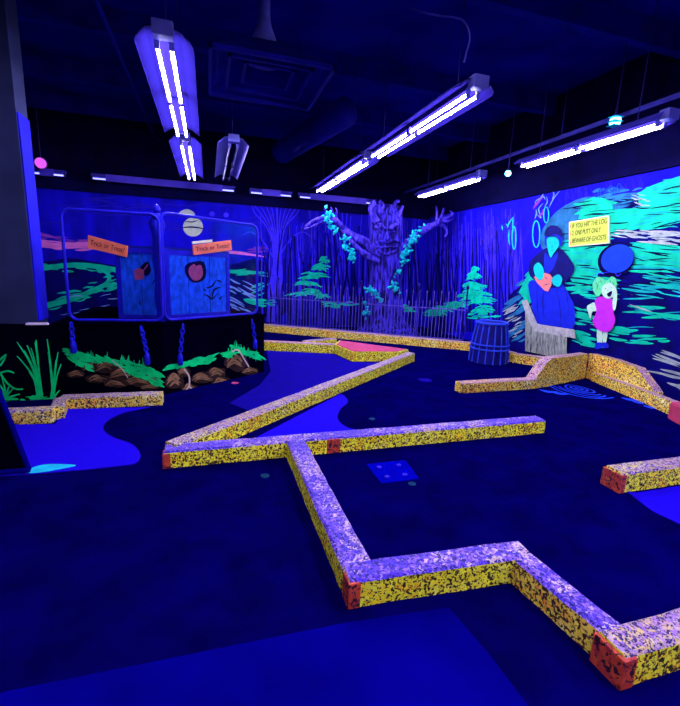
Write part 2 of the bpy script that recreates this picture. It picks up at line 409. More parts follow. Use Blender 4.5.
for sx in (-1, 1):
    ribbon_px(bm, BW, [(276,262),(276+sx*14,240),(276+sx*26,232),(276+sx*34,236)], 1.8, .8, False); ribbon_px(bm, BW, [(276,250),(276+sx*10,226),(276+sx*22,212),(276+sx*24,200)], 1.5, .7, False)
for k in range(4): ribbon_px(bm, BW, [(334+k*3, 322), (336+k*3, 280), (338+k*2.2, 245), (330+k*6, 205)], 1.6, .9, False)
bmd = B()
for i in range(46):
    x = 262+160*(i+rf.random())/46; y0 = rf.uniform(225,262); ribbon_px(bmd, BW, [(x, 326), (x+rf.uniform(-2,2), 300), (x+rf.uniform(-3,3), (300+y0)/2), (x+rf.uniform(-5,5), y0)], rf.uniform(1.2,3.2), .8, False)
obj('painted_dark_trunks', bmd, M['deep'], wall_back)
obj('painted_bare_trees', bm, M['line'], wall_back); obj('painted_branches', bm2, M['line2'], wall_back)
def bush(name, W, tiers, wall, m_, seed, gnd=()):
    r_ = random.Random(seed); bm = B()
    for (cx, cy, hw, hh) in tiers:
        for k in range(13):
            u = r_.uniform(-1, 1); y = cy+hh*r_.uniform(-1, 1)*(1-.4*abs(u)); l = r_.uniform(.35,.7)*hw
            ribbon_px(bm, W, [(cx+u*hw*.6-l, y+r_.uniform(0,2)), (cx+u*hw*.6, y-1), (cx+u*hw*.6+l, y+r_.uniform(-1,2))], r_.uniform(1.1,2.5))
    for g in gnd: zone(bm, W, g, 10, (6,16), (1.2,2.6), .03, r_)
    return obj(name, bm, m_, wall)
bush('painted_bush', BW, [(325,260,5,3),(321,267,9,3.5),(314,276,15,3.5),(308,284,13,3),(305,293,17,4),(322,296,7,3)], wall_back, M['bush'], 5,
     [[(248,300),(280,300),(280,306),(248,306)], [(318,300),(356,302),(356,308),(318,306)], [(394,304),(410,306),(410,313),(394,311)]])
# --- right wall mural
bm = B(); bm2 = B(); forest(bm, bm2, RW, 428, 520, 212, 330, 60, 4); forest(bm, bm2, RW, 486, 522, 215, 300, 20, 3)
forest(bm2, bm2, RW, 560, 650, 178, 205, 34, 3)
bmd = B()
for i in range(34):
    x = 426+88*(i+rf.random())/34; y0 = rf.uniform(222,262); ribbon_px(bmd, RW, [(x, 332), (x+rf.uniform(-2,2), 305), (x+rf.uniform(-2,2), (300+y0)/2), (x+rf.uniform(-3,3), y0)], rf.uniform(1.2,2.8), .8, False)
obj('painted_dark_trunks', bmd, M['deep'], wall_right)
obj('painted_bare_trees', bm, M['line'], wall_right); obj('painted_branches', bm2, M['line2'], wall_right)
bush('painted_bush', RW, [(475,270,4,3),(474,277,8,4),(474,285,12,4),(476,293,15,4),(481,301,14,4),(483,309,12,4),(456,304,13,4),(444,309,11,3),(436,313,9,3),(466,296,10,4)], wall_right, M['bush'], 8,
     [[(428,307),(440,308),(440,316),(428,315)], [(470,312),(500,314),(500,321),(470,320)]])
bm = B()          # the dark water and shade of the lower mural
poly_px(bm, RW, smooth2([(508,300),(522,284),(536,262),(548,238),(562,208),(600,196),(640,200),(700,196),(720,400),(600,392),(530,356),(506,346)], 4)); obj('painted_night_water', bm, M['sea'], wall_right)
bm = B(); rr = random.Random(12)
for z_ in ([(540,238),(556,212),(586,197),(604,206),(575,258),(552,262)],):
    poly_px(bm, RW, smooth2(z_, 3)); zone(bm, RW, z_, 30, (8,20), (1.5,3.5), -.5, rr)
zone(bm, RW, [(598,190),(640,186),(645,214),(602,212)], 34, (10,22), (1.5,4), -.15, rr)
zone(bm, RW, [(507,300),(532,268),(532,345),(508,342)], 30, (6,16), (1.5,4), -.6, rr)
zone(bm, RW, [(610,205),(640,210),(640,222),(612,224)], 14, (12,24), (1.5,3), -.1, rr)
obj('painted_slate_rocks', bm, M['slate'], wall_right)
bm = B()
for z_ in ([(585,200),(612,203),(610,240),(612,262),(575,268),(560,258),(575,232)], [(642,191),(668,180),(700,174),(700,208),(660,214),(640,205)]):
    poly_px(bm, RW, smooth2(z_, 3)); zone(bm, RW, z_, 20, (14,26), (2,5), -.12, rr)
poly_px(bm, RW, smooth2([(606,212),(640,208),(690,202),(690,220),(640,228),(610,236)], 3))
zone(bm, RW, [(600,212),(690,200),(690,226),(606,232)], 44, (16,36), (1.5,4), -.08, rr)
poly_px(bm, RW, smooth2([(566,240),(612,244),(600,268),(592,288),(576,286),(562,262)], 3))
zone(bm, RW, [(560,236),(612,240),(612,300),(578,300),(560,268)], 30, (14,28), (1.5,4), .06, rr)
poly_px(bm, RW, smooth2([(634,244),(690,248),(690,264),(660,262),(638,256)], 3))
zone(bm, RW, [(630,242),(690,246),(690,270),(636,270)], 34, (22,44), (2.,5), .06, rr)
zone(bm, RW, [(634,266),(690,268),(690,288),(640,288)], 9, (20,42), (1.6,3.4), .08, rr)
zone(bm, RW, [(640,306),(690,308),(690,330),(644,326)], 5, (22,40), (2,4.4), .08, rr)
zone(bm, RW, [(574,304),(600,312),(600,352),(574,352)], 32, (8,20), (1.5,3.6), .25, rr)
zone(bm, RW, [(606,326),(664,334),(664,346),(610,342)], 18, (12,26), (1.4,3.2), .12, rr)
poly_px(bm, RW, [(519,292),(533,264),(536,286),(528,304)]); zone(bm, RW, [(516,295),(534,262),(538,290),(530,310)], 14, (6,14), (1.5,3), -.7, rr)
obj('painted_teal_foliage', bm, M['teal'], wall_right)
bm = B()
zone(bm, RW, [(560,236),(612,240),(612,300),(578,300),(560,268)], 24, (14,28), (1.,2.4), .06, rr)
zone(bm, RW, [(636,190),(690,182),(690,226),(640,230)], 22, (14,30), (1,2.6), -.1, rr)
zone(bm, RW, [(628,266),(690,270),(690,300),(640,298)], 14, (16,36), (1.2,3), .08, rr)
zone(bm, RW, [(634,244),(690,248),(690,330),(640,328)], 22, (16,36), (.9,2.2), .08, rr)
obj('painted_aqua_foliage', bm, M['aqua'], wall_right)
bm = B()
zone(bm, RW, [(555,205),(690,185),(690,228),(555,262)], 46, (12,30), (.6,1.5), -.1, rr); zone(bm, RW, [(575,240),(690,244),(690,290),(575,300)], 36, (14,34), (.6,1.8), .07, rr)
obj('painted_shade_lines', bm, M['night'], wall_right)
bm = B(); zone(bm, RW, [(612,229),(690,232),(690,244),(640,243),(612,236)], 26, (14,30), (1,2.6), .08, rr); zone(bm, RW, [(634,196),(648,192),(648,206),(636,206)], 10, (5,10), (.8,1.6), .3, rr)
obj('painted_grey_log', bm, M['steel'], wall_right)
bm = B(); zone(bm, RW, [(650,368),(672,353),(700,350),(700,398),(664,384)], 18, (18,34), (1.4,3.2), .32, rr); zone(bm, RW, [(508,306),(524,300),(526,340),(510,336)], 14, (5,12), (.8,1.8), -.5, rr)
ribbon_px(bm, RW, [(629,304),(640,308),(652,312)], 1.4)
obj('painted_grey_rushes', bm, M['steel'], wall_right)
bm = B()
for k in range(10): ribbon_px(bm, RW, [(594+k*2.6, 197-k*.5+3*math.sin(k)), (598+k*2.6, 191-k*.6+3*math.cos(k*2)), (602+k*2.6, 194-k*.5)], 1.3)
obj('painted_blue_scrolls', bm, M['balloon'], wall_right)

# --- painted figures, each a flat cut shape on the right wall
def T(o, sc):  return lambda pts: [(o[0]+x/sc, o[1]+y/sc) for x, y in pts]
FW = Wall('x', WX-.022)
t = T((515,220), 5.04)
wom = thing('painted_woman', 'painted person with cyan face in navy cloak and blue skirt on the grey bench', 'painting', onx(553, 330, WX))
def fig(parent, name, m_, pts, tr_, sm=3, thick=.003, label=None):
    bm = B(); poly_px(bm, FW, smooth2(tr_(pts), sm), thick); FW.d += thick+.0008; return obj(name, bm, m_, parent, label=label)
fig(wom, 'cloak', M['coat'], [(140,150),(100,180),(72,215),(70,270),(95,300),(130,330),(210,345),(250,320),(300,252),(280,200),(240,150),(205,140),(165,140)], t)
fig(wom, 'bodice', M['skirt'], [(150,165),(180,195),(215,160),(205,215),(178,262),(150,262)], t)
fig(wom, 'skirt', M['skirt'], [(66,330),(92,302),(150,335),(205,342),(240,322),(280,392),(300,442),(290,552),(180,532),(105,522),(85,430)], t)
bm = B(); FW.d += .001
for l in ([(240,322),(262,380),(270,460)], [(150,335),(140,420),(150,520)], [(110,330),(112,420),(120,510)], [(205,342),(226,430),(228,540)]): ribbon_px(bm, FW, t(l), .7)
obj('skirt_fold', bm, M['coat'], wom); FW.d += .001
fig(wom, 'hair', M['skirt'], [(150,120),(150,75),(156,48),(180,30),(212,34),(236,60),(238,120),(226,130),(218,90),(190,78),(165,90),(160,130)], t)
fig(wom, 'hat', M['coat'], [(148,78),(156,46),(180,28),(214,32),(238,62),(238,88),(215,72),(190,74),(166,84)], t)
fig(wom, 'face', M['mface'], [(160,98),(185,86),(214,94),(222,125),(207,152),(192,172),(180,190),(168,158)], t)
FW.d += .001
for nm_, l in (('eye',[(172,116),(182,114)]), ('eye',[(198,114),(208,117)]), ('nose',[(188,122),(186,138),(191,139)]), ('mouth',[(180,152),(196,152)])):
    bm = B(); ribbon_px(bm, FW, t(l), .55); obj(nm_, bm, M['skirt'], wom)
FW.d += .001
fig(wom, 'letter', M['salmon'], [(95,288),(150,266),(190,292),(166,360),(130,336)], t, 2)
bm = B(); FW.d += .001
for l in ([(112,300),(140,302)], [(150,285),(165,300)], [(140,330),(175,320)]): ribbon_px(bm, FW, t(l), .8)
obj('letter_mark', bm, M['coat'], wom); FW.d += .001
fig(wom, 'hand', M['mface'], [(94,240),(120,214),(146,254),(136,300),(108,292)], t)
fig(wom, 'hand', M['mface'], [(188,292),(220,274),(238,300),(222,336),(190,322)], t)
ben = thing('painted_bench', 'weathered grey plank bench painted on the wall under the seated figure', 'painting', onx(546, 352, WX))
bm = B(); FW.d += .0005
for i in range(7):
    u0, u1 = i/7+.006, (i+1)/7-.006
    def q(u, v):
        xt, yt = (50+(262-50)*u, (440+u*330 if u < .22 else 512+(u-.22)*100)); return (xt, yt+v*(660-yt+u*46))
    poly_px(bm, FW, t([q(u0,0), q(u1,0), q(u1,1), q(u0,1)]), .002)
obj('plank', bm, M['crate'], ben); FW.d += .003
fig(ben, 'seat_rail', M['crated'], [(34,410),(60,400),(112,524),(298,552),(306,596),(240,586),(95,560),(60,490)], t, 1)
bm = B(); FW.d += .001
for i in range(24):
    x = random.uniform(60,255); y = random.uniform(560,640); ribbon_px(bm, FW, t([(x, y), (x+random.uniform(-4,4), y+random.uniform(20,46))]), .45)
obj('wood_grain', bm, M['night'], ben)
t = T((580,240), 6.42); FW.d = .004
gir = thing('painted_girl', 'flat painted person in magenta dress with green curls and open mouth', 'painting', onx(604, 346, WX))
fig(gir, 'leg', M['skin'], [(110,572),(142,580),(140,664),(112,662)], t, 2)
fig(gir, 'leg', M['skin'], [(148,584),(178,576),(166,664),(146,662)], t, 2)
fig(gir, 'shoe', M['skirt'], [(98,668),(112,658),(140,660),(142,690),(100,700)], t)
fig(gir, 'shoe', M['skirt'], [(146,660),(166,658),(184,676),(180,692),(148,690)], t)
fig(gir, 'arm', M['skin'], [(44,428),(72,408),(92,402),(122,432),(104,456),(80,460),(66,504),(54,470)], t)
fig(gir, 'dress', M['dress'], [(110,372),(150,364),(214,392),(214,460),(226,510),(210,562),(170,592),(110,572),(80,522),(106,460),(94,402)], t)
fig(gir, 'hair', M['hair'], [(80,292),(92,258),(112,238),(140,240),(170,262),(200,234),(228,246),(236,290),(218,318),(180,300),(150,310),(122,362),(92,342)], t)
fig(gir, 'face', M['skin'], ell(184,326,46,50), t, 1)
fig(gir, 'arm', M['skin'], [(212,300),(232,312),(238,370),(228,440),(214,450),(208,400),(214,350)], t)
fig(gir, 'mouth', M['night'], [(172,346),(200,328),(206,336),(196,360),(182,362)], t)
FW.d += .001
for nm_, l in (('eye',[(158,316),(170,310)]), ('eye',[(196,308),(206,306)]), ('nose',[(180,318),(178,328)])):
    bm = B(); ribbon_px(bm, FW, t(l), .6); obj(nm_, bm, M['coat'], gir)
bm = B()
for l in ([(100,270),(112,290),(108,320)], [(130,256),(140,280)], [(190,256),(200,276)], [(212,270),(216,292)]): ribbon_px(bm, FW, t(l), .5)
obj('hair_curl_lines', bm, M['coat'], gir)
FW.d = .004
bal = thing('painted_balloon', 'big oval blue painted balloon beside the yellow sign', 'painting', onx(617, 272, WX))
fig(bal, 'shade_edge', M['night'], ell(232,128,122,104,-.45), t, 1)
fig(bal, 'balloon', M['balloon'], ell(240,120,108,88,-.45), t, 1)
bm = B(); FW.d += .001; ribbon_px(bm, FW, t([(200,205),(120,215),(75,235)]), .7); ribbon_px(bm, FW, t([(225,205),(240,232),(262,215)]), .9); obj('balloon_string', bm, M['line'], bal)
def ring_px(bm, W, cx, cy, rx, ry, w):
    p = ell(cx, cy, rx, ry, 0, 20); ribbon_px(bm, W, p+[p[0]], w, w, False, 1)
FW.d = .004; t = T((490,175), 8.83)
bk = thing('painted_tricycle', 'outlined pair of painted wheels with a rider bent over, left of the seated figure', 'painting', onx(538, 248, WX))
bm = B(); ring_px(bm, FW, *t([(408,522)])[0], 3.6, 13.4, 1.1); obj('wheel', bm, M['cyan'], bk)
bm = B(); ring_px(bm, FW, *t([(496,352)])[0], 2.5, 8, 1.); obj('wheel', bm, M['cyan'], bk)
bm = B()
for l in ([(400,270),(405,230),(450,200),(480,150),(512,105)], [(520,290),(560,210),(615,140)], [(545,130),(565,170),(548,215)], [(395,390),(410,340),(405,300)], [(410,340),(450,380),(430,300),(470,250)], [(500,190),(505,240),(480,280)], [(440,230),(470,190),(490,220)]): ribbon_px(bm, FW, t(l), 1.1)
obj('rider_outline', bm, M['skyl'], bk)
bm = B()
for l in ([(380,300),(415,250),(470,190)], [(430,360),(460,340),(470,300)]): ribbon_px(bm, FW, t(l), 2.2)
obj('rider_shade', bm, M['dusk'], bk)
bk2 = thing('painted_bicycle', 'narrow cyan painted bicycle seen end on among the blue tree lines', 'painting', onx(513, 250, WX))
bm = B(); ring_px(bm, FW, *t([(212,555)])[0], 1.9, 11.5, 1.); obj('wheel', bm, M['cyan'], bk2)
for nm_, l in (('frame',[(205,365),(200,450),(205,500)]), ('frame',[(205,370),(165,430),(150,470)]), ('fork',[(170,480),(165,560),(175,620)]), ('pedal',[(105,440),(110,490)]), ('handlebar',[(140,430),(165,460)])):
    bm = B(); ribbon_px(bm, FW, t(l), 1.2); obj(nm_, bm, M['cyan'], bk2)

# ------------------------------------------------------------------ lettering
def text(parent, body, origin, ux, uy, size, m_, name='lettering', align='LEFT', fit=None):
    cu = bpy.data.curves.new(name, 'FONT'); cu.body = body; cu.size = size; cu.extrude = .0012; cu.align_x = align; cu.align_y = 'CENTER'
    cu.materials.append(m_)
    o = bpy.data.objects.new(name, cu); C.objects.link(o); o.parent = parent
    ux = Vector(ux).normalized(); uy = Vector(uy); uy = (uy-ux*uy.dot(ux)).normalized(); uz = ux.cross(uy)
    mm = Matrix.Identity(4)
    for i in range(3): mm[i][0], mm[i][1], mm[i][2] = ux[i], uy[i], uz[i]
    mm.translation = Vector(origin)-root_loc(parent)
    bpy.context.view_layer.update()
    me = bpy.data.meshes.new_from_object(o.evaluated_get(bpy.context.evaluated_depsgraph_get()))
    me.name = name; bpy.data.objects.remove(o)
    o = bpy.data.objects.new(name, me); C.objects.link(o); o.parent = parent; o.matrix_basis = mm
    if fit:
        w_ = max(v.co.x for v in me.vertices)-min(v.co.x for v in me.vertices)
        for v in me.vertices: v.co.x *= fit/w_
    if not me.materials: me.materials.append(m_)
    return o
def plate(bm, q, n, th):
    """board from its four front corners"""
    f = [bm.verts.new(Vector(p)) for p in q]; b_ = [bm.verts.new(Vector(p)-n*th) for p in q]
    bm.faces.new(f); bm.faces.new(list(reversed(b_)))
    for i in range(4): bm.faces.new((f[i], f[(i+1) % 4], b_[(i+1) % 4], b_[i]))
    return bm
q = [onx(569,247,WX-.035), onx(609,243,WX-.035), onx(609,217,WX-.035), onx(569,222,WX-.035)]
ys = thing('rules_sign', 'yellow lettered rules sign on the mural right of the cyan face', 'sign', (q[0]+q[1])/2)
obj('board', plate(B(), q, Vector((-1,0,0)), .02), M['yel'], ys)
ux, uy = q[1]-q[0], q[3]-q[0]; nn = Vector((-.002,0,0))
for k, (bd, u) in enumerate((('IF YOU HIT THE LOG', .80), ('2. ONE PUTT ONLY', .52), ('BEWARE OF GHOSTS', .22))):
    o = text(ys, bd, q[0]+ux*.09+uy*u+nn*2, ux, uy, .105, M['olive'], fit=ux.length*(.86, .72, .84)[k])
for u in (.16, .52, .82):
    bm = B(); plate(bm, [q[0]+ux*a+uy*(u+b_)+nn*1.2 for a, b_ in ((.03,-.04),(.065,-.04),(.065,.04),(.03,.04))], Vector((-1,0,0)), .001); obj('bullet', bm, M['orange'], ys)
bm = B()
for a in ((0,0),(1,1)): pass
for (u0,v0,u1,v1) in ((0,0,1,.035),(0,.965,1,1),(0,0,.02,1),(.98,0,1,1)):
    plate(bm, [q[0]+ux*u0+uy*v0+nn*.6, q[0]+ux*u1+uy*v0+nn*.6, q[0]+ux*u1+uy*v1+nn*.6, q[0]+ux*u0+uy*v1+nn*.6], Vector((-1,0,0)), .001)
obj('pale_border', bm, M['paper'], ys)

# ------------------------------------------------------------------ the booth at the left
BF = Vector((-.53, 5.17, 0)); RD = Vector((1.28, .935, 0)).normalized(); RN = Vector((RD.y, -RD.x, 0))
BL = Vector((-1.60, 5.24, 0)); BR = BF+RD*1.60
booth = thing('display_booth', 'black corner booth painted with grass and rocks, below the blue crate', 'booth', (-.5, 5.9, 0))
foot = [(BL.x, BL.y), (BF.x, BF.y), (BR.x, BR.y), (BR.x-.65, BR.y+.9), (BL.x, 7.0)]
bm = prism(B(), foot, 0, .83); obj('base', bm, M['black'], booth)
bm = prism(B(), [(BL.x-.02, BL.y-.03), (BF.x, BF.y-.035), (BR.x+.03, BR.y-.01), (BR.x-.64, BR.y+.92), (BL.x-.02, 7.02)], .83, .855); obj('counter', bm, M['black'], booth)
# paint on the two faces
LD = (BF-BL).normalized(); LN = Vector((LD.y, -LD.x, 0))
LP = Wall('g', ((-LN.x, -LN.y), -LN.dot(BL))); RP = Wall('g', ((-RN.x, -RN.y), -RN.dot(BF)))
def rocks(bm, bmd, W, spots, r_):
    for (x, y, w, h) in spots:
        p = [(x+w*math.cos(a)*r_.uniform(.8,1.1), y+h*math.sin(a)*r_.uniform(.75,1.1)) for a in [2*PI*i/9 for i in range(9)]]
        poly_px(bmd, W, smooth2(p, 3))
        for k in range(4): ribbon_px(bm, W, [(x-w*r_.uniform(.5,.85), y+h*(.0+.2*k)), (x-w*r_.uniform(-.1,.3), y-h*(.8-.3*k)), (x+w*r_.uniform(.3,.8), y+h*(-.2+.22*k))], h*r_.uniform(.16,.34))
rk = random.Random(4)
b1, b2, b3, b4 = B(), B(), B(), B()
rocks(b1, b2, LP, [(76,374,10,4),(92,367,12,5),(106,366,13,8),(97,379,14,5),(122,374,14,6),(138,381,16,6),(152,377,8,6),(116,384,14,4),(150,387,12,3)], rk)
rocks(b1, b2, RP, [(175,381,10,9),(190,388,9,5),(203,378,13,6),(217,373,10,6),(236,362,12,10),(222,381,12,4),(250,371,10,4),(184,372,8,5)], rk)
def gtuft(bm, W, pts, n, r_):
    for k in range(n):
        u = r_.random()*(len(pts)-1); i = int(u); f_ = u-i
        x = pts[i][0]+(pts[i+1][0]-pts[i][0])*f_; y = pts[i][1]+(pts[i+1][1]-pts[i][1])*f_+r_.uniform(-2,4)
        if r_.random() < .28: ribbon_px(bm, W, [(x, y+3), (x+r_.uniform(-2,2), y-r_.uniform(3,9))], 1.3)
        else: l = r_.uniform(5,13); s_ = r_.uniform(.1,.6); ribbon_px(bm, W, [(x-l/2, y-s_*l/2), (x, y+r_.uniform(-1,1)), (x+l/2, y+s_*l/2)], r_.uniform(1.2,3.2))
gtuft(b3, LP, [(66,352),(80,356),(95,358),(112,360),(128,364),(145,368),(160,373)], 110, rk)
gtuft(b3, LP, [(124,368),(140,374),(160,382)], 40, rk); gtuft(b3, LP, [(66,350),(76,360),(90,366)], 34, rk)
def gtuft2(bm, W, pts, n, r_):
    for k in range(n):
        u = r_.random()*(len(pts)-1); i = int(u); f_ = u-i
        x = pts[i][0]+(pts[i+1][0]-pts[i][0])*f_; y = pts[i][1]+(pts[i+1][1]-pts[i][1])*f_+r_.uniform(-3,3)
        l = r_.uniform(5,12); s_ = -r_.uniform(.05,.4); ribbon_px(bm, W, [(x-l/2, y-s_*l/2), (x, y+r_.uniform(-1,1)), (x+l/2, y+s_*l/2)], r_.uniform(1.2,3))
gtuft2(b3, RP, [(166,367),(185,364),(202,361),(216,357)], 60, rk); gtuft(b3, RP, [(224,356),(236,348),(248,352),(262,357)], 60, rk)
ribbon_px(b4, LP, [(112,360),(122,369),(128,378)], 1.1, .8, False)
obj('painted_dark_rocks', b2, M['rockd'], booth); LP.d += .0003; RP.d += .0003
obj('painted_rocks', b1, M['rock'], booth); obj('painted_grass', b3, M['grass'], booth); obj('painted_root', b4, M['root'], booth)
RP.d += .0006
for l in ([(184,369),(189,376),(189,386),(184,392)], [(189,386),(194,391)], [(232,352),(238,350),(246,362),(249,367)], [(204,386),(200,392),(196,392)]):
    bm = B(); ribbon_px(bm, RP, l, 1.6, 1.2, False); obj('painted_root', bm, M['root'], booth)
# the rounded tube frames with clear panes
def rrect(o, d, w, z0, z1, r=.09, n=6):
    out = []
    for cx, cz, a0 in ((w-r, z1-r, PI/2), (w-r, z0+r, 0), (r, z0+r, -PI/2), (r, z1-r, -PI)):
        for k in range(n+1):
            a = a0-PI/2*k/n
            out.append(Vector(o)+Vector(d)*(cx+r*math.cos(a))+Vector((0,0,cz+r*math.sin(a))))
    return out
def guard(o, d, w, z0, z1, label):
    g = thing('guard_frame', label, 'frame', Vector(o)+Vector(d)*(w/2)+Vector((0,0,.855)))
    p = rrect(o, d, w, z0, z1)
    obj('tube_frame', tube(B(), p, .017, 8, closed=True), M['tube_frame'], g, True)
    bm = B(); bm.faces.new([bm.verts.new(v) for v in p]); r_ = bmesh.ops.extrude_face_region(bm, geom=bm.faces[:])
    nrm = Vector((d.y, -d.x, 0)); bmesh.ops.translate(bm, verts=[v for v in r_['geom'] if isinstance(v, bmesh.types.BMVert)], vec=nrm*-.005)
    obj('clear_pane', bm, M['plastic'], g)
    return g
guard(BL+Vector((.13,.05,0)), LD, .96, .875, 2.05, 'left rounded blue tube frame with clear pane, before the tilted orange sign')
guard(BF+RD*.05+Vector((0,.05,0)), RD, 1.42, .875, 2.08, 'right rounded blue tube frame with clear pane, angled along the booth')
# corner post between the two frames
pst = thing('corner_post', 'lumpy blue post standing at the corner of the booth between the frames', 'post', (BF.x-.005, BF.y+.13, .855))
pz = [(0,.06),(.1,.045),(.3,.065),(.5,.045),(.72,.07),(.95,.05),(1.1,.08),(1.19,.05),(1.22,.02)]
obj('shaft', tube(B(), [(BF.x-.005, BF.y+.13, .855+z_) for z_, r in pz], [r for z_, r in pz], 10, wob=.25), M['chain'], pst, True)
obj('finial', lathe(B(), [(.01,0),(.035,.02),(.04,.05),(.02,.09),(.004,.1)], (BF.x-.005, BF.y+.13, 2.072), 10), M['tube_frame'], pst, True)
# the blue plank crate
CZ0, CZ1 = .855, 1.70
c0 = Vector((-1.04, 5.62, 0)); c1 = Vector((-.50, 5.53, 0)); c2 = c1+RD*.96; c3 = c2+Vector((-.45,.62,0)); c4 = Vector((-1.04, 6.6, 0))
crate = thing('plank_crate', 'big blue plank crate with dull red patches inside the clear booth', 'crate', ((c0+c2)/2)+Vector((0,.2,CZ0)))
def face_planks(a, b_, n, z0, z1, th=.02):
    d = (b_-a); l = d.length; d.normalize(); nr = Vector((d.y, -d.x, 0)); bm = B()
    for i in range(n):
        u0, u1 = l*i/n+.004, l*(i+1)/n-.004; zt = z1-random.uniform(0,.02)
        plate(bm, [a+d*u0+Vector((0,0,z0)), a+d*u1+Vector((0,0,z0)), a+d*u1+Vector((0,0,zt)), a+d*u0+Vector((0,0,zt))], nr, th)
    return bm
obj('side_panel', face_planks(c0, c1, 2, CZ0, CZ1), M['board'], crate); obj('side_panel', face_planks(c1, c2, 3, CZ0, CZ1), M['board'], crate)
obj('back_panel', face_planks(c2, c3, 3, CZ0, CZ1), M['boardd'], crate); obj('back_panel', face_planks(c3, c4, 3, CZ0, CZ1), M['boardd'], crate); obj('back_panel', face_planks(c4, c0, 4, CZ0, CZ1), M['boardd'], crate)
obj('lid', prism(B(), [(p.x, p.y) for p in (c0, c1, c2, c3, c4)], CZ1-.015, CZ1+.015), M['boardd'], crate)
ld = (c1-c0).normalized(); ln = Vector((ld.y, -ld.x, 0))
C1 = Wall('g', ((-ln.x, -ln.y), -ln.dot(c0))); C2 = Wall('g', ((-RN.x, -RN.y), -RN.dot(c1)))
bm = B()
for a, b_, nr in ((c0, c1, ln), (c1, c2, RN)):
    d = (b_-a).normalized(); l = (b_-a).length
    for u0, u1, z0, z1 in ((0,.055,CZ0,CZ1),(l-.055,l,CZ0,CZ1),(.055,l-.055,CZ1-.07,CZ1-.01),(.055,l-.055,CZ0,CZ0+.05)):
        plate(bm, [a+d*u0+nr*.014+Vector((0,0,z0)), a+d*u1+nr*.014+Vector((0,0,z0)), a+d*u1+nr*.014+Vector((0,0,z1)), a+d*u0+nr*.014+Vector((0,0,z1))], nr, .013)
obj('corner_batten', bm, M['tube_frame'], crate)
bm = B(); poly_px(bm, C2, smooth2([(185,266),(192,262),(204,262),(206,276),(200,282),(192,282),(186,275)], 3)); poly_px(bm, C1, smooth2([(140,268),(146,262),(149,263),(151,271),(147,276),(143,274)], 3))
for l in ([(203,294),(208,296),(212,299),(218,293)], [(212,299),(214,290),(221,287)], [(206,288),(212,286),(216,280)], [(216,280),(222,282)], [(203,288),(206,292)], [(219,300),(222,296)]): ribbon_px(bm, C2, l, 1.8)
for l in ([(152,285),(155,280),(157,288)], [(139,300),(141,306)]): ribbon_px(bm, C1, l, 1.4)
obj('dark_painted_mark', bm, M['night'], crate); C1.d += .002; C2.d += .002
bm = B(); poly_px(bm, C2, smooth2([(189,268),(194,264),(196,266),(201,265),(203,274),(199,280),(193,280),(189,274)], 3)); poly_px(bm, C1, [(134,270),(139,268),(144,270),(144,279),(135,280)])
ribbon_px(bm, C1, [(143,271),(146,267),(148,264)], 1.6); obj('red_painted_mark', bm, M['mred'], crate)
# orange signs hung on the crate
def osign(quad, place, n, label, words_, sz):
    q = [place(*p) for p in quad]            # BL BR TR TL
    s_ = thing('wooden_sign', label, 'sign', (q[0]+q[1])/2)
    obj('board', plate(B(), q, n, .022), M['orange'], s_)
    text(s_, words_, (q[0]+q[1]+q[2]+q[3])/4+n*.003, q[1]-q[0], q[3]-q[0], sz, M['ink'], align='CENTER', fit=(q[1]-q[0]).length*.88)
    return s_
SG1 = Wall('g', ((-ln.x, -ln.y), -ln.dot(c0)-.06)); SG2 = Wall('g', ((-RN.x, -RN.y), -RN.dot(c1)-.06))
osign([(88,248),(126.5,257),(127.5,246),(88,235)], lambda x, y: SG1.pt(x, y, 0), ln, 'orange lettered board tilted down to the right on the crate corner', 'Trick or Treat?', .082)
osign([(194,255),(232,250),(231,240),(193,245)], lambda x, y: SG2.pt(x, y, 0), RN, 'orange lettered board nearly level, under the moon', 'Trick or Treat?', .080)
qq = [SG2.pt(192.5,244,.0), SG2.pt(212,242,.0), SG2.pt(212,239.5,.0), SG2.pt(192.5,241.5,.0)]
bm = plate(B(), [p+RN*.006 for p in qq], RN, .02); tag(obj('paper_strip', bm, M['paper']), 'short cream strip lying on top of the level orange board', 'strip')
# chains hanging down the booth
def chain(W, x0, y0, x1, y1, n, label):
    a = W.pt(x0, y0, .05); b_ = W.pt(x1, y1, .05)
    c = thing('chain', label, 'chain', b_, 'chains down the booth')
    d = (b_-a)/n
    for i in range(n):
        p0 = a+d*i; bm = B(); ax = d.normalized(); s_ = Vector((1,0,0)) if i % 2 else Vector((.35,.94,0))
        s_ = (s_-ax*s_.dot(ax)).normalized(); L_ = d.length*.72; r_ = .019
        pts = [p0+ax*(d.length/2)+ax*(L_*math.cos(k*PI/6))+s_*(r_*math.sin(k*PI/6)) for k in range(12)]
        obj('link', tube(bm, pts, .009, 6, closed=True), M['chain'], c, True)
    bm = B(); tube(bm, [b_+Vector((0,0,.03)), b_+Vector((0,0,0)), b_-Vector((0,0,.10)), b_-Vector((0,0,.115))], [.012,.03,.034,.02], 10); obj('weight', bm, M['chain'], c, True)
chain(LP, 71,323, 73,343, 5, 'blue chain hanging at the left end of the booth')
chain(LP, 141,327, 147,355, 7, 'blue slanting chain hanging just left of the booth corner')
chain(RP, 183,325, 180,356, 7, 'blue chain hanging just right of the booth corner')
chain(RP, 252,320, 255,341, 5, 'blue chain hanging at the right end of the booth')

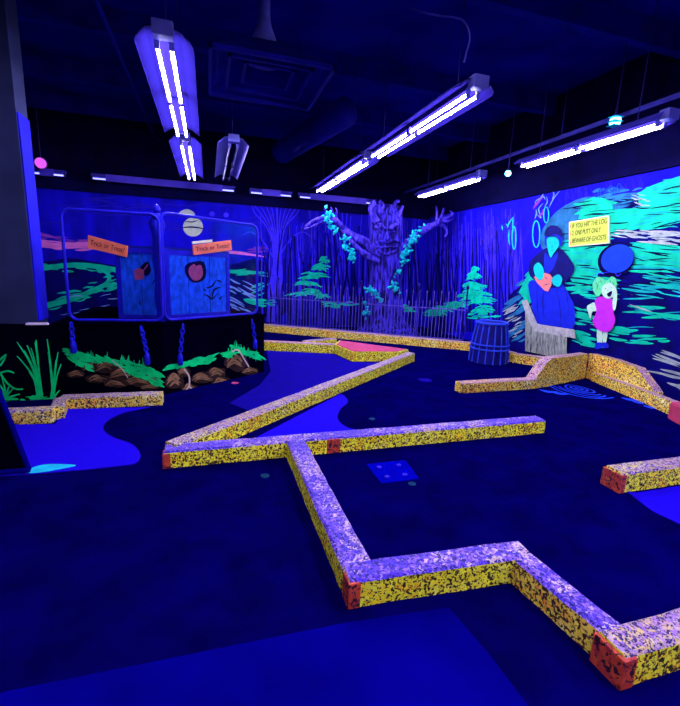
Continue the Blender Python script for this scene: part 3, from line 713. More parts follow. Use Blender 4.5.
# low black wall with the painted reeds
lw = thing('low_wall', 'low black panel painted with tall bright green reeds', 'panel', (-2.9, 5.2, 0))
obj('panel', box(B(), (-4.9, 5.2, 0), (-1.62, 5.30, .83)), M['black'], lw)
obj('lit_edge_strip', box(B(), (-1.86, 5.20, .83), (-1.66, 5.24, .85)), M['strip'], lw)  # pale strip stands for light caught on the panel's top edge
GP = Wall('y', 5.2); bm = B(); rg = random.Random(9)
def blade(p, w): ribbon_px(bm, GP, p, w, .5, False, 5)
for (bx, by, tops) in ((40,398,[(17,342),(27,345),(17,356),(36,340),(35,342),(29,372),(31,348),(24,350)]), (53,402,[(47,339),(48,352),(58,352),(56,360),(50,360),(61,364),(60,390)]), (6,400,[(-4,380),(2,378),(10,384),(14,388),(20,394)])):
    for (tx, ty) in tops:
        ribbon_px(bm, GP, [(bx+rg.uniform(-3,3), by), (bx+(tx-bx)*.25, by+(ty-by)*.45), (bx+(tx-bx)*.6, by+(ty-by)*.75), (tx, ty)], 2.6, .9, False, 5)
for l in ([(0,373),(8,371),(14,373)], [(0,373),(8,384),(16,389),(23,389)], [(0,360),(5,355)], [(0,366),(4,360),(6,354)]): ribbon_px(bm, GP, l, 2.2, 1.4, False)
zone(bm, GP, [(0,396),(60,398),(60,405),(0,405)], 34, (6,16), (1.2,2.6), .0, rg)
obj('painted_reeds', bm, M['grass'], lw)

# ------------------------------------------------------------------ kerbs
def beam(name, a, b_, w, h, mats, label, seed=0, jit=.006, skip=None):
    """rock-painted kerb from a to b: a lumpy rounded-edged bar; slot 0 sides, slot 1 top"""
    a, b_ = Vector((a[0], a[1], 0)), Vector((b_[0], b_[1], 0)); d = b_-a; L_ = d.length; d.normalize(); n = Vector((-d.y, d.x, 0))
    k = max(3, int(L_/.09)); e = .014; hw = w/2
    prof = [(-hw,0),(-hw,h*.35),(-hw,h*.7),(-hw,h-e),(-hw+e,h),(-hw*.4,h),(hw*.4,h),(hw-e,h),(hw,h-e),(hw,h*.7),(hw,h*.35),(hw,0)]
    bm = B(); rings = []
    for i in range(k+1):
        ring = []
        for j, (u, z_) in enumerate(prof):
            s_ = L_*i/k
            if i == 0: s_ += .004 if 3 <= j <= 8 else 0
            if i == k: s_ -= .004 if 3 <= j <= 8 else 0
            p = a+d*s_+n*u+Vector((0,0,z_))
            q_ = noise.noise_vector(Vector((p.x*9+seed*7, p.y*9, p.z*14)))
            p += n*(q_.x*jit)+Vector((0,0,0 if z_ == 0 else q_.z*jit*.6))
            ring.append(bm.verts.new(p))
        rings.append(ring)
    m_ = len(prof)
    for A, D in zip(rings, rings[1:]):
        for j in range(m_):
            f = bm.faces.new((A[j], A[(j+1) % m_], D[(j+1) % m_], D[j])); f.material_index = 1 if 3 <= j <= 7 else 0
    bm.faces.new(rings[0]); bm.faces.new(list(reversed(rings[-1])))
    return tag(obj(name, bm, mats), label, 'kerb')
def redblock(parent, lo, hi, name='red_brick', rot=0.):
    c = (Vector(lo)+Vector(hi))/2; bm = box(B(), lo, hi, Matrix.Rotation(rot, 3, 'Z') if rot else None, c, .008)
    return obj(name, bm, M['red'], parent, label='red painted brick')
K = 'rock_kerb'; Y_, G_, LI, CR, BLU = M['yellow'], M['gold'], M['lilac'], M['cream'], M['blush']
H_ = .172
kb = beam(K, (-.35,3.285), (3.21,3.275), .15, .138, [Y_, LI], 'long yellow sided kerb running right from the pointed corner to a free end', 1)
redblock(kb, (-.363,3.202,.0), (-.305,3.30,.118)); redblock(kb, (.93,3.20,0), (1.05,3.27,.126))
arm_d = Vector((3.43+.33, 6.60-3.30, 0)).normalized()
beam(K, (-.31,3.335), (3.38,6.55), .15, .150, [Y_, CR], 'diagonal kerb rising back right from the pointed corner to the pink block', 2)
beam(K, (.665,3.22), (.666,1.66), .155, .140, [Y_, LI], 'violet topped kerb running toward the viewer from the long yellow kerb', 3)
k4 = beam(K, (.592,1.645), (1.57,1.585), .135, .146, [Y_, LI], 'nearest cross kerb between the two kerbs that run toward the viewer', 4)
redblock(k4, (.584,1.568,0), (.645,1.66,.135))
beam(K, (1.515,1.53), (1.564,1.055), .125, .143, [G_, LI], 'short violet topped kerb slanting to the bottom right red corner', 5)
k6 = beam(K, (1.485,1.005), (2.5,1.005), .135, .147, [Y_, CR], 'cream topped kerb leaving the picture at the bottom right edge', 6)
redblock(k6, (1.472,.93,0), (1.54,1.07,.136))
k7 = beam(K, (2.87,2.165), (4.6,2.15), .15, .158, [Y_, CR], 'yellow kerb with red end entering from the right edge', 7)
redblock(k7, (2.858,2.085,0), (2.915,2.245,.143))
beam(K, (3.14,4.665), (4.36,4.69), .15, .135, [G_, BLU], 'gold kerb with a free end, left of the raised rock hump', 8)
# kerbs at the left
a1, b1_ = onz(2,424), onz(55,424)
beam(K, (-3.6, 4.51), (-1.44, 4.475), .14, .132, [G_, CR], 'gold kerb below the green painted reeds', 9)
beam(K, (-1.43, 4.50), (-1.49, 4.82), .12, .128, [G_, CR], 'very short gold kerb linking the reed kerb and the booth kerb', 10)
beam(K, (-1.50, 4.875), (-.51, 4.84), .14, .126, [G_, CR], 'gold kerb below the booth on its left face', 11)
# kerbs at the back
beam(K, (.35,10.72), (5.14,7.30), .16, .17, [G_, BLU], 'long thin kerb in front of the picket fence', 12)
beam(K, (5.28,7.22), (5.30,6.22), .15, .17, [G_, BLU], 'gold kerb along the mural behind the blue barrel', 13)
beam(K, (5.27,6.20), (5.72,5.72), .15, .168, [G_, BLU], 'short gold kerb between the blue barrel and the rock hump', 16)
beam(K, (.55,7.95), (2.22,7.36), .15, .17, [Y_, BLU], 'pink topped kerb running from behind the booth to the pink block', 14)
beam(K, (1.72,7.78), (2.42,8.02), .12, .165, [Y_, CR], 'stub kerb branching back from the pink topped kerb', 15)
pk = thing('pink_block', 'wedge shaped block with pink top and yellow sides', 'block', (2.7,6.85,0))
pts = [(2.20,7.32),(2.31,6.62),(3.13,6.53),(3.42,6.72),(2.42,7.74)]
obj('sides', prism(B(), pts, 0, .166), Y_, pk)
ctr = Vector((2.72,6.95,0)); obj('pink_top', prism(B(), [tuple((Vector((p[0],p[1],0))-ctr)*.93+ctr)[:2] for p in pts], .1665, .176), M['pink'], pk)
# rock hump against the mural
hump = thing('rock_hump', 'tall sloping gold rock hump in the corner under the painted figures', 'hump', (5.2, 4.5, 0))
def hump_wall(path, th, seed):
    """wall with changing top height: path of (x, y, z0, h, nx, ny)"""
    bm = B(); n = len(path); rows = []
    for (x, y, h, nx, ny) in path:
        r_ = []
        for u in range(7):
            z_ = h*u/6; q_ = noise.noise_vector(Vector((x*8+seed, y*8, z_*9)))*.012
            r_.append(bm.verts.new((x+q_.x, y+q_.y, z_)))
        for u in range(1, 3):
            q_ = noise.noise_vector(Vector((x*8+seed, y*8+u, 3)))*.008
            r_.append(bm.verts.new((x+nx*th*u/2, y+ny*th*u/2, h+q_.z)))
        r_.append(bm.verts.new((x+nx*th, y+ny*th, 0)))
        rows.append(r_)
    for A, D in zip(rows, rows[1:]):
        for j in range(len(A)):
            k = (j+1) % len(A)
            f = bm.faces.new((A[j], A[k], D[k], D[j])); f.material_index = 1 if j in (6, 7) else 0
    bm.faces.new(rows[0]); bm.faces.new(list(reversed(rows[-1])))
    return bm
def lerp_path(keys, n):
    out = []
    for A, D in zip(keys, keys[1:]):
        for k in range(n): out.append(tuple(A[i]+(D[i]-A[i])*k/n for i in range(5)))
    out.append(keys[-1]); return out
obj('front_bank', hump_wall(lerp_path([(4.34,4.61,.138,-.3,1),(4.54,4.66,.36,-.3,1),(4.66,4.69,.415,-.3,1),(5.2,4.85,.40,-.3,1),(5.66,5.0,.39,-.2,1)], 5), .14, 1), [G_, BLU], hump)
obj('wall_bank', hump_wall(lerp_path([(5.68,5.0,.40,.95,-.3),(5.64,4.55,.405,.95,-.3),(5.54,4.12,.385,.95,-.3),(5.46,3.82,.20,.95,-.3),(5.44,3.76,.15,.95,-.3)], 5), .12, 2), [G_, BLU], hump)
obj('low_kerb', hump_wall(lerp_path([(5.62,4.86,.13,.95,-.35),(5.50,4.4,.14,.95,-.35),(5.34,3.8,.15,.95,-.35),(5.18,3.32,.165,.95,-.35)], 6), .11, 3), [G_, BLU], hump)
rb = prism(B(), [(5.03,3.28),(4.72,2.66),(5.02,2.5),(5.36,2.8),(5.40,3.28)], 0, .20)
bmesh.ops.bevel(rb, geom=rb.edges[:], offset=.012, segments=2, affect='EDGES')
tag(obj('red_block', rb, M['rose']), 'dull red block at the right edge below the grey rushes', 'block')

# ------------------------------------------------------------------ carpets and floor marks
def carpet(name, px, m_, label, h=.006, cat='carpet', world=None):
    pts = world or [tuple(onz(x, y, h))[:2] for x, y in px]
    return tag(obj(name, prism(B(), pts, 0, h), m_), label, cat)
carpet('putting_carpet', [(-40,425),(55,424),(66,409)]+smooth2([(150,407),(122,413),(106,422),(104,430),(113,437),(132,444),(140,453),(139,460),(133,464)], 4, False)+[(90,469),(28,474),(-20,477)], M['green'], 'bright blue carpet with a wavy right edge below the left kerbs')
carpet('putting_carpet', None, M['green'], 'bright blue carpet wedge between the two arms of the pointed kerb', world=[(.02,3.29),(1.75,3.31)]+[tuple(onz(x, y))[:2] for x, y in smooth2([(366,432),(348,428),(338,420),(340,410),(348,402),(344,396)], 4, False)]+[(1.55,4.83)])
carpet('putting_carpet', None, M['green'], 'bright blue carpet below the kerb at the right edge', world=[tuple(onz(x, y))[:2] for x, y in smooth2([(627,492),(636,499),(652,511),(668,519),(690,529)], 4, False)]+[(4.4,1.5),(4.4,2.06),(3.0,2.06)])
carpet('rear_carpet', None, M['rear'], 'mid blue carpet between the booth and the diagonal kerb', world=[(1.0,7.68),(2.15,7.25),(2.27,6.55),(3.0,6.42),(1.0,4.62),(.45,4.3),(.2,4.7),(.62,5.4),(.86,6.1)])
carpet('entrance_mat', None, M['mat'], 'dim blue mat across the bottom edge, before the nearest cross kerb', world=[(-1.6,1.545),(.54,1.50),(1.05,1.46),(1.08,1.2),(1.10,.6),(-1.6,.6)], cat='mat')
tm = thing('tee_mat', 'small blue tee mat with raised dots left of the free kerb end', 'mat', (1.36,2.78,0))
bm = prism(B(), smooth2([(1.22,2.93),(1.50,2.93),(1.53,2.90),(1.50,2.65),(1.47,2.62),(1.22,2.62),(1.19,2.65),(1.19,2.90)], 2), 0, .008); obj('pad', bm, M['tee'], tm)
for (x, y) in ((1.27,2.70),(1.42,2.70),(1.27,2.86),(1.44,2.86)):
    obj('dot', lathe(B(), [(.022,.006),(.020,.011),(.01,.013)], (x, y, 0), 10), M['line2'], tm)
def disc(px, py, r, m_, label, name='golf_hole', cat='hole'):
    p = onz(px, py); bm = lathe(B(), [(r,0),(r*.95,.004),(r*.5,.005)], (p.x, p.y, .0), 18); return tag(obj(name, bm, m_), label, cat)
disc(235,383,.05, M['pink'], 'small pink floor spot right of the booth rocks', 'floor_spot', 'spot')
disc(425,380,.10, M['rear'], 'dim blue floor disc left of the free gold kerb end', 'floor_disc', 'spot')
disc(412,484,.03, M['faint'], 'tiny greenish spot at the edge of the tee mat', 'floor_spot', 'spot')
disc(372,419,.035, M['faint'], 'tiny greenish spot above the long yellow kerb', 'floor_spot', 'spot')
disc(265,476,.035, M['faint'], 'faint greenish spot just left of the violet kerb', 'floor_spot', 'spot')
bm = B(); fp = Wall('z', 0)
class FloorW:
    d = .001
    def pt(s, px, py, d): return onz(px, py, 0)+Vector((0,0,d))
    def step(s): s.d += .00006; return s.d
fw = FloorW(); pc = onz(579,389)
def fr(r0, a0, a1, w, wob=0., n=26):
    L_ = []; R2 = []
    for i in range(n+1):
        a = a0+(a1-a0)*i/n; r_ = r0*(1+wob*math.sin(3*a+r0*20)); d = fw.d
        L_.append(bm.verts.new((pc.x+(r_-w/2)*math.cos(a)*.8, pc.y+(r_-w/2)*math.sin(a), d))); R2.append(bm.verts.new((pc.x+(r_+w/2)*math.cos(a)*.8, pc.y+(r_+w/2)*math.sin(a), d)))
    fw.step()
    for i in range(n): bm.faces.new((L_[i], L_[i+1], R2[i+1], R2[i]))
for r0 in (.05,.12,.20,.28,.37,.47): fr(r0, 0 if r0 < .22 else PI*.80, 2*PI if r0 < .22 else PI*1.62, .032, .05)
for (x, y) in ((548,391),(560,393),(640,402),(630,399),(652,407)):
    ribbon_px(bm, fw, [(x-9, y-1.5), (x, y+.8), (x+10, y+1)], 2.0)
tag(obj('painted_ripples', bm, M['balloon']), 'blue painted ripple rings on the floor below the rock hump', 'painting')
bm = B(); poly_px(bm, fw, smooth2([(24,474),(34,468),(50,465),(76,466),(66,469),(44,473)], 3), .0, .0085); tag(obj('floor_tape', bm, M['cyan']), 'bright cyan tapering strip along the left carpet edge', 'tape')
# black sloped post base at the left edge
wd = thing('standing_board', 'black tapering board stand with blue edges, cut off by the left border', 'stand', (-1.65,3.5,0))
lo_ = [(-2.1,3.36,.03),(-1.28,3.36,.03),(-1.37,3.52,.03),(-2.1,3.52,.03)]; hi_ = [(-1.95,3.37,1.05),(-1.50,3.37,1.05),(-1.55,3.48,1.05),(-1.95,3.48,1.05)]
bm = B(); l_ = [bm.verts.new(p) for p in lo_]; h_ = [bm.verts.new(p) for p in hi_]
bm.faces.new(list(reversed(l_))); bm.faces.new(h_)
for i in range(4): bm.faces.new((l_[i], l_[(i+1) % 4], h_[(i+1) % 4], h_[i]))
obj('panel', bm, M['black'], wd)
for i in range(4): obj('edge_strip', tube(B(), [Vector(lo_[i])-Vector((0,0,.01)), hi_[i]], .018, 6), M['mat'], wd)
obj('foot_rail', tube(B(), [(-2.12,3.35,.022),(-1.27,3.35,.022)], .021, 6), M['mat'], wd)
# ------------------------------------------------------------------ fence, tree, barrel
fn = Vector((.574,.819,0)); fd = Vector((.819,-.574,0)); f0 = Vector((1.42,10.38,0))+fn*0
fence = thing('picket_fence', 'thin violet metal picket fence behind the long back kerb', 'fence', (3.5,8.9,0))
Lf = 4.62; n = 62
for i in range(n):
    p = f0+fd*(Lf*i/(n-1)); tall = i % 2 == 0; h = (1.16 if tall else .94)+random.uniform(-.02,.02)
    bm = B(); tube(bm, [p, p+Vector((0,0,h-.06)), p+Vector((0,0,h-.05)), p+Vector((0,0,h))], [.008,.008,.014,.002], 5); obj('picket', bm, M['fence'], fence)
for z_ in (.14, .78): obj('rail', tube(B(), [f0+Vector((0,0,z_)), f0+fd*Lf+Vector((0,0,z_))], .011, 5), M['fence'], fence)
for u in (.05, .5, .78, 1.):
    p = f0+fd*(Lf*u)-fn*.02; bm = B(); tube(bm, [p, p+Vector((0,0,1.22)), p+Vector((0,0,1.23)), p+Vector((0,0,1.27)), p+Vector((0,0,1.31))], [.018,.018,.034,.034,.006], 8); obj('post', bm, M['bark'], fence)

TY = 9.35
tree = thing('spooky_tree', 'violet sculpted tree with a face and raised arms behind the fence', 'tree', ony(386,338,TY))
def tp(x, y, dy=0.): return ony(x, y, TY+dy)
b0 = tp(386,338); b0.z = 0
prof = [(0,.78),(.08,.66),(.25,.50),(.5,.42),(.9,.375),(1.4,.36),(1.8,.375),(2.15,.39),(2.5,.375),(2.8,.36),(3.0,.30)]
bm = B(); rings = []; kk = 40
top = tp(386,207); zs = []
for i in range(len(prof)-1):
    for k in range(4):
        u = k/4; zs.append((prof[i][0]+(prof[i+1][0]-prof[i][0])*u, prof[i][1]+(prof[i+1][1]-prof[i][1])*u))
zs.append(prof[-1])
for z_, r_ in zs:
    c = b0+(top-b0)*(z_/3.0); ring = []
    for j in range(kk):
        a = 2*PI*j/kk
        rr_ = r_*(1+.10*math.sin(7*a+z_*1.3)+.07*math.sin(13*a-z_*2.1)+.10*noise.noise(Vector((math.cos(a)*2, math.sin(a)*2, z_*1.6)))+(.16*max(0,1-z_/.5))*math.sin(5*a+1))
        ring.append(bm.verts.new(Vector((c.x+rr_*math.cos(a), c.y+rr_*.85*math.sin(a), z_))))
    rings.append(ring)
for A, D in zip(rings, rings[1:]):
    for j in range(kk): bm.faces.new((A[j], A[(j+1) % kk], D[(j+1) % kk], D[j]))
bm.faces.new(list(reversed(rings[0]))); bm.faces.new(rings[-1])
obj('trunk', bm, M['bark'], tree, True)
bm = B()
for l, r_ in (([(377,222),(372,213),(371,206),(375,202)], .085), ([(389,215),(390,208),(391,205)], .06), ([(398,218),(401,210),(403,206)], .055), ([(380,214),(382,205),(379,201)], .075), ([(392,212),(395,203),(399,201)], .055)):
    p = smoothpath([tp(x, y, -.26) for x, y in l], 4); tube(bm, p, [r_*(1-.45*i/len(p)) for i in range(len(p))], 8, wob=.3)
obj('crown_knob', bm, M['barkl'], tree, True)
bm = B()
for l, r_ in (([(376,228),(380,225),(384,229)], .05), ([(390,229),(394,225),(398,228)], .05)):
    tube(bm, smoothpath([tp(x, y, -.36) for x, y in l], 4), r_, 7)
obj('brow', bm, M['barkl'], tree, True)
for x in (380.5, 393.5): obj('eye', lathe(B(), [(.005,-.03),(.03,-.02),(.036,0),(.03,.02),(.005,.03)], tuple(tp(x,232,-.36)), 10), M['bark'], tree, True)
bm = B(); tube(bm, [tp(387,229,-.35), tp(387,235,-.40), tp(387,239,-.42), tp(387,241,-.36)], [.025,.035,.055,.03], 8, wob=.2); obj('nose', bm, M['bark'], tree, True)
bm = B()
for l, r_ in (([(375,244),(381,241),(387,243),(393,240),(400,243)], .024), ([(376,248),(387,247),(398,247)], .022), ([(378,252),(387,254),(397,251)], .026)):
    tube(bm, smoothpath([tp(x, y, -.34) for x, y in l], 4), r_, 6)
obj('mouth', bm, M['bark'], tree, True)
def arm(branches, nm='branch'):
    bm = B()
    for l, r0, r1, dy in branches:
        p = smoothpath([tp(x, y, dy) for x, y in l], 5); m_ = len(p); tube(bm, p, [r0+(r1-r0)*i/(m_-1) for i in range(m_)], 9, wob=.45)
    return obj(nm, bm, M['barkl'], tree, True)
arm([([(380,254),(366,243),(354,238),(345,232),(336,222),(331,216)], .135, .065, -.1), ([(378,262),(362,252),(350,240)], .085, .04, -.2), ([(333,218),(322,218),(310,223),(302,230)], .055, .018, -.1), ([(333,220),(322,222),(312,227),(304,229)], .045, .015, -.15), ([(333,218),(328,213),(324,209)], .04, .012, -.1), ([(334,217),(332,211),(331,207)], .04, .012, -.1), ([(335,218),(337,212),(336,208)], .035, .012, -.1)])
arm([([(392,256),(405,245),(414,239),(424,230),(434,225),(441,219)], .13, .06, -.1), ([(436,224),(437,214),(436,206)], .05, .018, -.1), ([(438,222),(442,215),(444,208)], .05, .02, -.12), ([(440,220),(448,217),(453,214),(450,211)], .05, .015, -.1), ([(440,221),(449,221),(453,219)], .045, .015, -.14), ([(438,224),(444,226),(447,232),(445,237)], .05, .02, -.1)])
def leaves(path, n, spread, seed, nm='vine_leaves'):
    r_ = random.Random(seed); bm = B()
    for k in range(n):
        u = r_.random()*(len(path)-1); i = int(u); f_ = u-i
        x = path[i][0]+(path[i+1][0]-path[i][0])*f_+r_.gauss(0, spread); y = path[i][1]+(path[i+1][1]-path[i][1])*f_+r_.gauss(0, spread)
        c = tp(x, y, -.32-r_.uniform(0,.2)); d = Vector((r_.uniform(-1,1), r_.uniform(-.5,.3), r_.uniform(-1,.4))).normalized(); s_ = d.cross(Vector((0,-1,.3))).normalized(); l = r_.uniform(.04,.08); nn_ = d.cross(s_)
        v = [bm.verts.new(c-d*l), bm.verts.new(c+s_*l*.55+nn_*.015), bm.verts.new(c+d*l), bm.verts.new(c-s_*l*.55+nn_*.015), bm.verts.new(c-nn_*.02)]
        for q_ in range(4): bm.faces.new((v[q_], v[(q_+1) % 4], v[4]))
    return obj(nm, bm, M['leaf'], tree)
leaves([(328,212),(330,222),(336,232)], 34, 2.3, 1); leaves([(344,234),(347,244),(351,254),(354,260)], 34, 2.2, 2)
leaves([(420,226),(414,236),(408,246),(404,256)], 40, 2.4, 3); leaves([(408,248),(402,262),(398,272),(395,284),(395,292)], 30, 2., 4)
leaves([(366,290),(374,292)], 16, 2.4, 5); leaves([(378,297),(381,302)], 8, 1.2, 6); leaves([(366,304),(367,318)], 10, 1.6, 7)

bc = (4.83, 6.33, 0)
bar = thing('slatted_barrel', 'dark blue barrel with bright blue hoops against the mural kerb', 'barrel', bc)
def br(z_): return .335-.085*(z_/.72)+.02*math.sin(PI*z_/.72)
for i in range(16):
    a0, a1 = 2*PI*i/16+.012, 2*PI*(i+1)/16-.012; bm = B(); cols = []
    for z_ in (0,.18,.36,.54,.71):
        r_ = br(z_); cols.append([bm.verts.new((bc[0]+q_*math.cos(a), bc[1]+q_*math.sin(a), z_)) for q_, a in ((r_, a0), (r_, (a0+a1)/2), (r_, a1), (r_-.02, a1), (r_-.02, a0))])
    for A, D in zip(cols, cols[1:]):
        for j in range(5): bm.faces.new((A[j], A[(j+1) % 5], D[(j+1) % 5], D[j]))
    bm.faces.new(cols[0]); bm.faces.new(list(reversed(cols[-1]))); obj('stave', bm, M['barrel'], bar)
for i in range(16):
    a = 2*PI*i/16; obj('stave_edge', tube(B(), [(bc[0]+(br(z_)+.004)*math.cos(a), bc[1]+(br(z_)+.004)*math.sin(a), z_) for z_ in (.005,.18,.36,.54,.70)], .011, 5), M['barrell'], bar)
for z_, r_ in ((.25,.014),(.33,.014)):
    obj('hoop', tube(B(), [(bc[0]+(br(z_)+.012)*math.cos(2*PI*j/24), bc[1]+(br(z_)+.012)*math.sin(2*PI*j/24), z_) for j in range(24)], r_, 6, closed=True), M['barrell'], bar)
obj('rim', tube(B(), [(bc[0]+(br(.70)+.006)*math.cos(2*PI*j/24), bc[1]+(br(.70)+.006)*math.sin(2*PI*j/24), .705) for j in range(24)], .026, 8, closed=True), M['barrell'], bar, True)
obj('lid', lathe(B(), [(.235,.67),(.235,.70),(.1,.71)], bc, 20), M['barrel'], bar)

# ------------------------------------------------------------------ lamps
def fixture(x, y0, y1, z, label, lit=True, w=.43, group='hooded uv tube lights'):
    f = thing('hooded_tube_light', label, 'ceiling light', (x, (y0+y1)/2, z), group)
    L_ = y1-y0; hw = w/2; bm = B(); rows = []
    segs = [(0,.80),(.03,.90),(.08,.97),(.15,1.0)]+[(u*L_/8, 1.) for u in range(1, 8)]+[(L_-.05,1.),(L_,.97)]
    segs.sort()
    for s_, k in segs:
        pr = [(-hw*k,-.016),(-hw*k*.96,.0),(-hw*.58,.045),(-.07,.06),(.07,.06),(hw*.58,.045),(hw*k*.96,.0),(hw*k,-.016)]
        top_ = [(u*1.0, v+.006) for u, v in reversed(pr)]
        rows.append([bm.verts.new((x+u, y0+s_, z+v)) for u, v in pr+top_])
    m_ = 16
    for A, D in zip(rows, rows[1:]):
        for j in range(m_):
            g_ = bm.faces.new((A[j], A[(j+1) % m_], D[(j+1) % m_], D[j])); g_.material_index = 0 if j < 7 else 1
    bm.faces.new(rows[0]); bm.faces.new(list(reversed(rows[-1])))
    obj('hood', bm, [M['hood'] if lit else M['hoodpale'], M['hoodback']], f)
    obj('ballast_channel', box(B(), (x-.055, y0+.02, z+.005), (x+.055, y1-.02, z+.058)), M['hood'], f)
    obj('end_cap', box(B(), (x-.075, y0-.06, z-.015), (x+.075, y0+.05, z+.085), bev=.008), M['cap'], f)
    obj('end_cap', box(B(), (x-.06, y1-.03, z-.012), (x+.06, y1+.01, z+.06), bev=.006), M['metal'], f)
    mid = (y0+y1)/2
    for sx in (-1, 1):
        for a, b_ in ((y0+.07, mid-.03), (mid+.03, y1-.06)):
            obj('tube', tube(B(), [(x+sx*.052, a, z-.042), (x+sx*.052, b_, z-.042)], .0135, 8), M['tube'] if lit else M['dead'], f, True)
            for e in (a, b_): obj('lamp_holder', box(B(), (x+sx*.052-.018, e-.012, z-.062), (x+sx*.052+.018, e+.012, z+.01)), M['cap'] if e == y0+.07 else M['metal'], f)
    for y in (y0+.35, y1-.35): obj('hanger', tube(B(), [(x, y, z+.05), (x, y, CZ)], .006, 5), M['metal'], f)
    return f
fixture(-.285, 3.80, 6.34, 3.2, 'twin tube hooded light nearest and largest at upper left')
fixture(-.27, 6.62, 9.35, 3.2, 'smaller lit twin tube light behind the largest upper left one')
fixture(.375, 6.42, 9.05, 3.2, 'unlit hooded tube light with grey tubes right of the upper left pair', lit=False)
fixture(2.36, 3.66, 6.20, 3.2, 'lit twin tube light slanting across the upper middle')
fixture(2.34, 6.42, 9.40, 3.2, 'lit twin tube light above the fence, behind the upper middle one')
fixture(4.58, 3.55, 5.72, 3.2, 'bright tube light near the right edge above the yellow sign', w=.30)
fixture(4.50, 6.62, 8.85, 3.2, 'bright tube light above the right arm of the tree', w=.30)
# added unseen lamps in line with each row, to light the front faces
for row, x in (('upper left', -.285), ('upper middle', 2.36), ('right', 4.58)):
    fixture(x, -.6 if row != 'upper left' else .15, 1.9 if row != 'upper left' else 2.65, 3.2, 'added unseen tube light in line with the %s row, above the viewer' % row)
    fixture(x, -3.4, -.9, 3.2, 'added unseen tube light in line with the %s row, behind the viewer' % row)
def washer(x0, x1, y, z, label, lit=True, cut=.28):
    f = thing('wall_washer_light', label, 'wall light', ((x0+x1)/2, y, z), 'strip lights along the back wall')
    obj('housing', box(B(), (x0, y, z+.02), (x1, y+.10, z+.09), bev=.006), M['hoodback'], f)
    bm = B()
    box(bm, (x0+cut, y-.035, z-.055), (x1-cut, y-.027, z+.085)); obj('front_lip', bm, M['lip'], f)
    obj('top_plate', box(B(), (x0, y-.035, z+.085), (x1, y+.15, z+.095)), M['hood'], f)
    obj('tube', tube(B(), [(x0+.03, y+.02, z-.012), (x1-.03, y+.02, z-.012)], .016, 8), M['wash'] if lit else M['dead'], f, True)
    for e in (x0+.02, x1-.02): obj('lamp_holder', box(B(), (e-.015, y-.005, z-.035), (e+.015, y+.05, z+.03)), M['metal'], f)
    for e in (x0+.4, x1-.4): obj('wall_bracket', box(B(), (e-.015, y+.10, z+.05), (e+.015, WY-.05, z+.075)), M['metal'], f)
washer(-2.29, .63, 10.42, 3.2, 'long strip light along the back wall above the booth')
washer(.95, 1.95, 10.42, 3.2, 'short strip light on the back wall right of the booth')
washer(2.1, 4.1, 10.42, 3.2, 'strip light on the back wall ending at the tree crown')
washer(-3.4, -2.75, 10.42, 3.2, 'small strip light at the far left of the back wall', cut=.2)
def spot(c, aim, label, lens, r=.07, fins=0):
    s_ = thing('spotlight', label, 'spotlight', c); c = Vector(c); d = Vector(aim).normalized()
    obj('can', tube(B(), [c-d*.10, c-d*.08, c+d*.08], [r*.6, r, r], 12), M['metal'], s_, True)
    obj('lens', tube(B(), [c+d*.081, c+d*.088], [r*.9, r*.8], 12), lens, s_)
    obj('yoke', tube(B(), [c, c+Vector((0,0,.16))], .012, 6), M['metal'], s_)
    for k in range(fins):
        o_ = c+d*.10+Vector((0,0,.05-.05*k)); obj('louvre', box(B(), o_-Vector((.07,.05,.004)), o_+Vector((.07,.05,.004))), M['cyan'], s_)
    obj('stem', tube(B(), [c+Vector((0,0,.16)), (c.x, c.y, CZ)], .008, 6), M['metal'], s_)
p = onx(615,121,4.82); spot(p, p.__class__((-.7,-.7,-.35)), 'louvred cyan spotlight over the right edge tube light', M['spotlit'], .07, 3)
p = onx(508,173,4.72); spot(p, Vector((-.6,-.8,-.3)), 'small bright cyan spotlight between the two right tube lights', M['spotlit'], .05)
p = ony(41,163,10.2); spot(p, Vector((.2,-1,-.2)), 'magenta spotlight beside the partition at the far left', M['magenta'], .11)

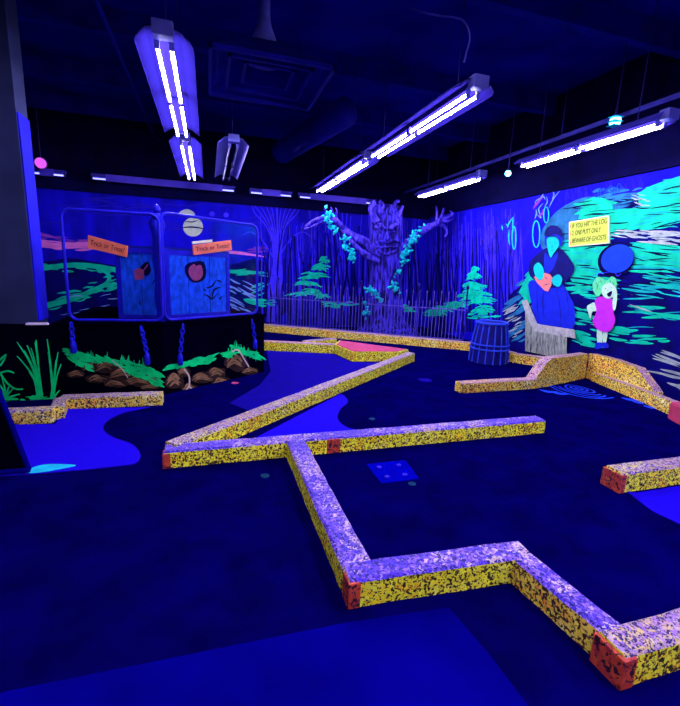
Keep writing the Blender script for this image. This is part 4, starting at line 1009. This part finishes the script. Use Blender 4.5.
# ------------------------------------------------------------------ ceiling fittings
cc = onz(267,84,3.46); hs = .60
df = thing('air_diffuser', 'dark square air diffuser under a conical duct near the top', 'air diffuser', (cc.x, cc.y, 3.44))
bm = B()
base_ = [bm.verts.new((cc.x+hs*a, cc.y+hs*b_, 3.50)) for a, b_ in ((-1,-1),(1,-1),(1,1),(-1,1))]; topv = [bm.verts.new((cc.x+.14*a, cc.y+.14*b_, 3.82)) for a, b_ in ((-1,-1),(1,-1),(1,1),(-1,1))]
for i in range(4): bm.faces.new((base_[i], base_[(i+1) % 4], topv[(i+1) % 4], topv[i]))
bm.faces.new(topv); obj('plenum', bm, M['joist'], df)
for k, h in enumerate((hs, .42, .26)):
    bm = B()
    for a, b_ in (((-h,-h),(h,-h+.03)), ((-h,h-.03),(h,h)), ((-h,-h),(-h+.03,h)), ((h-.03,-h),(h,h))): box(bm, (cc.x+a[0], cc.y+a[1], 3.46+.03*k), (cc.x+b_[0], cc.y+b_[1], 3.50+.03*k))
    obj('louvre', bm, M['joist'], df)
obj('duct_cone', lathe(B(), [(.19,-.14),(.18,-.06),(.075,.20),(.06,.28),(.06,.795)], (cc.x-.03, cc.y, 3.80), 16), M['cone'], df, True)
for i, y in enumerate((1.4,3.0,4.4,6.6,8.4,10.1)):
    tag(obj('ceiling_joist', box(B(), (-5.0, y-.06, CZ-.28), (WX-.06, y+.06, CZ)), M['joist']), 'dark joist across the black ceiling', 'joist', 'joists under the ceiling')
a_, b_ = onz(345,112,3.9), onz(282,152,3.9)
tag(obj('sloped_duct', tube(B(), [a_, b_], .22, 14), M['joist'], None, True), 'faint dark duct behind the middle tube lights', 'duct')
tag(obj('conduit_pipe', tube(B(), [(-1.1,1.5,4.29),(-1.1,10.7,4.29)], .03, 8), M['joist'], None, True), 'thin dark conduit along the ceiling at upper left', 'pipe')
cp = thing('conduit_pipe', 'thin pipe along the ceiling above the right tube lights', 'pipe', (4.95, 5.8, 3.55))
obj('pipe', tube(B(), [(4.95,1.0,3.55),(4.95,10.6,3.55)], .03, 8), M['duct'], cp, True)
for y in (1.8,3.6,5.4,7.2,9.0): obj('hanger', tube(B(), [(4.95,y,3.575),(4.95,y,CZ)], .006, 5), M['metal'], cp)
wp = smoothpath([onz(x, y, h) for x, y, h in ((412,8,3.7),(420,12,3.62),(440,16,3.6),(462,20,3.6),(470,36,3.5),(466,54,3.4),(464,62,3.3))], 5)
tag(obj('loose_cable', tube(B(), wp, .008, 5), M['duct'], None, True), 'thin loose cable drooping from the ceiling at top right', 'cable')

# ------------------------------------------------------------------ world: a dim blue ambient fill, added
w = bpy.data.worlds.new('world'); S.world = w; w.use_nodes = True
bg = w.node_tree.nodes['Background']; bg.inputs['Color'].default_value = (.01,.005,.12,1); bg.inputs['Strength'].default_value = .4
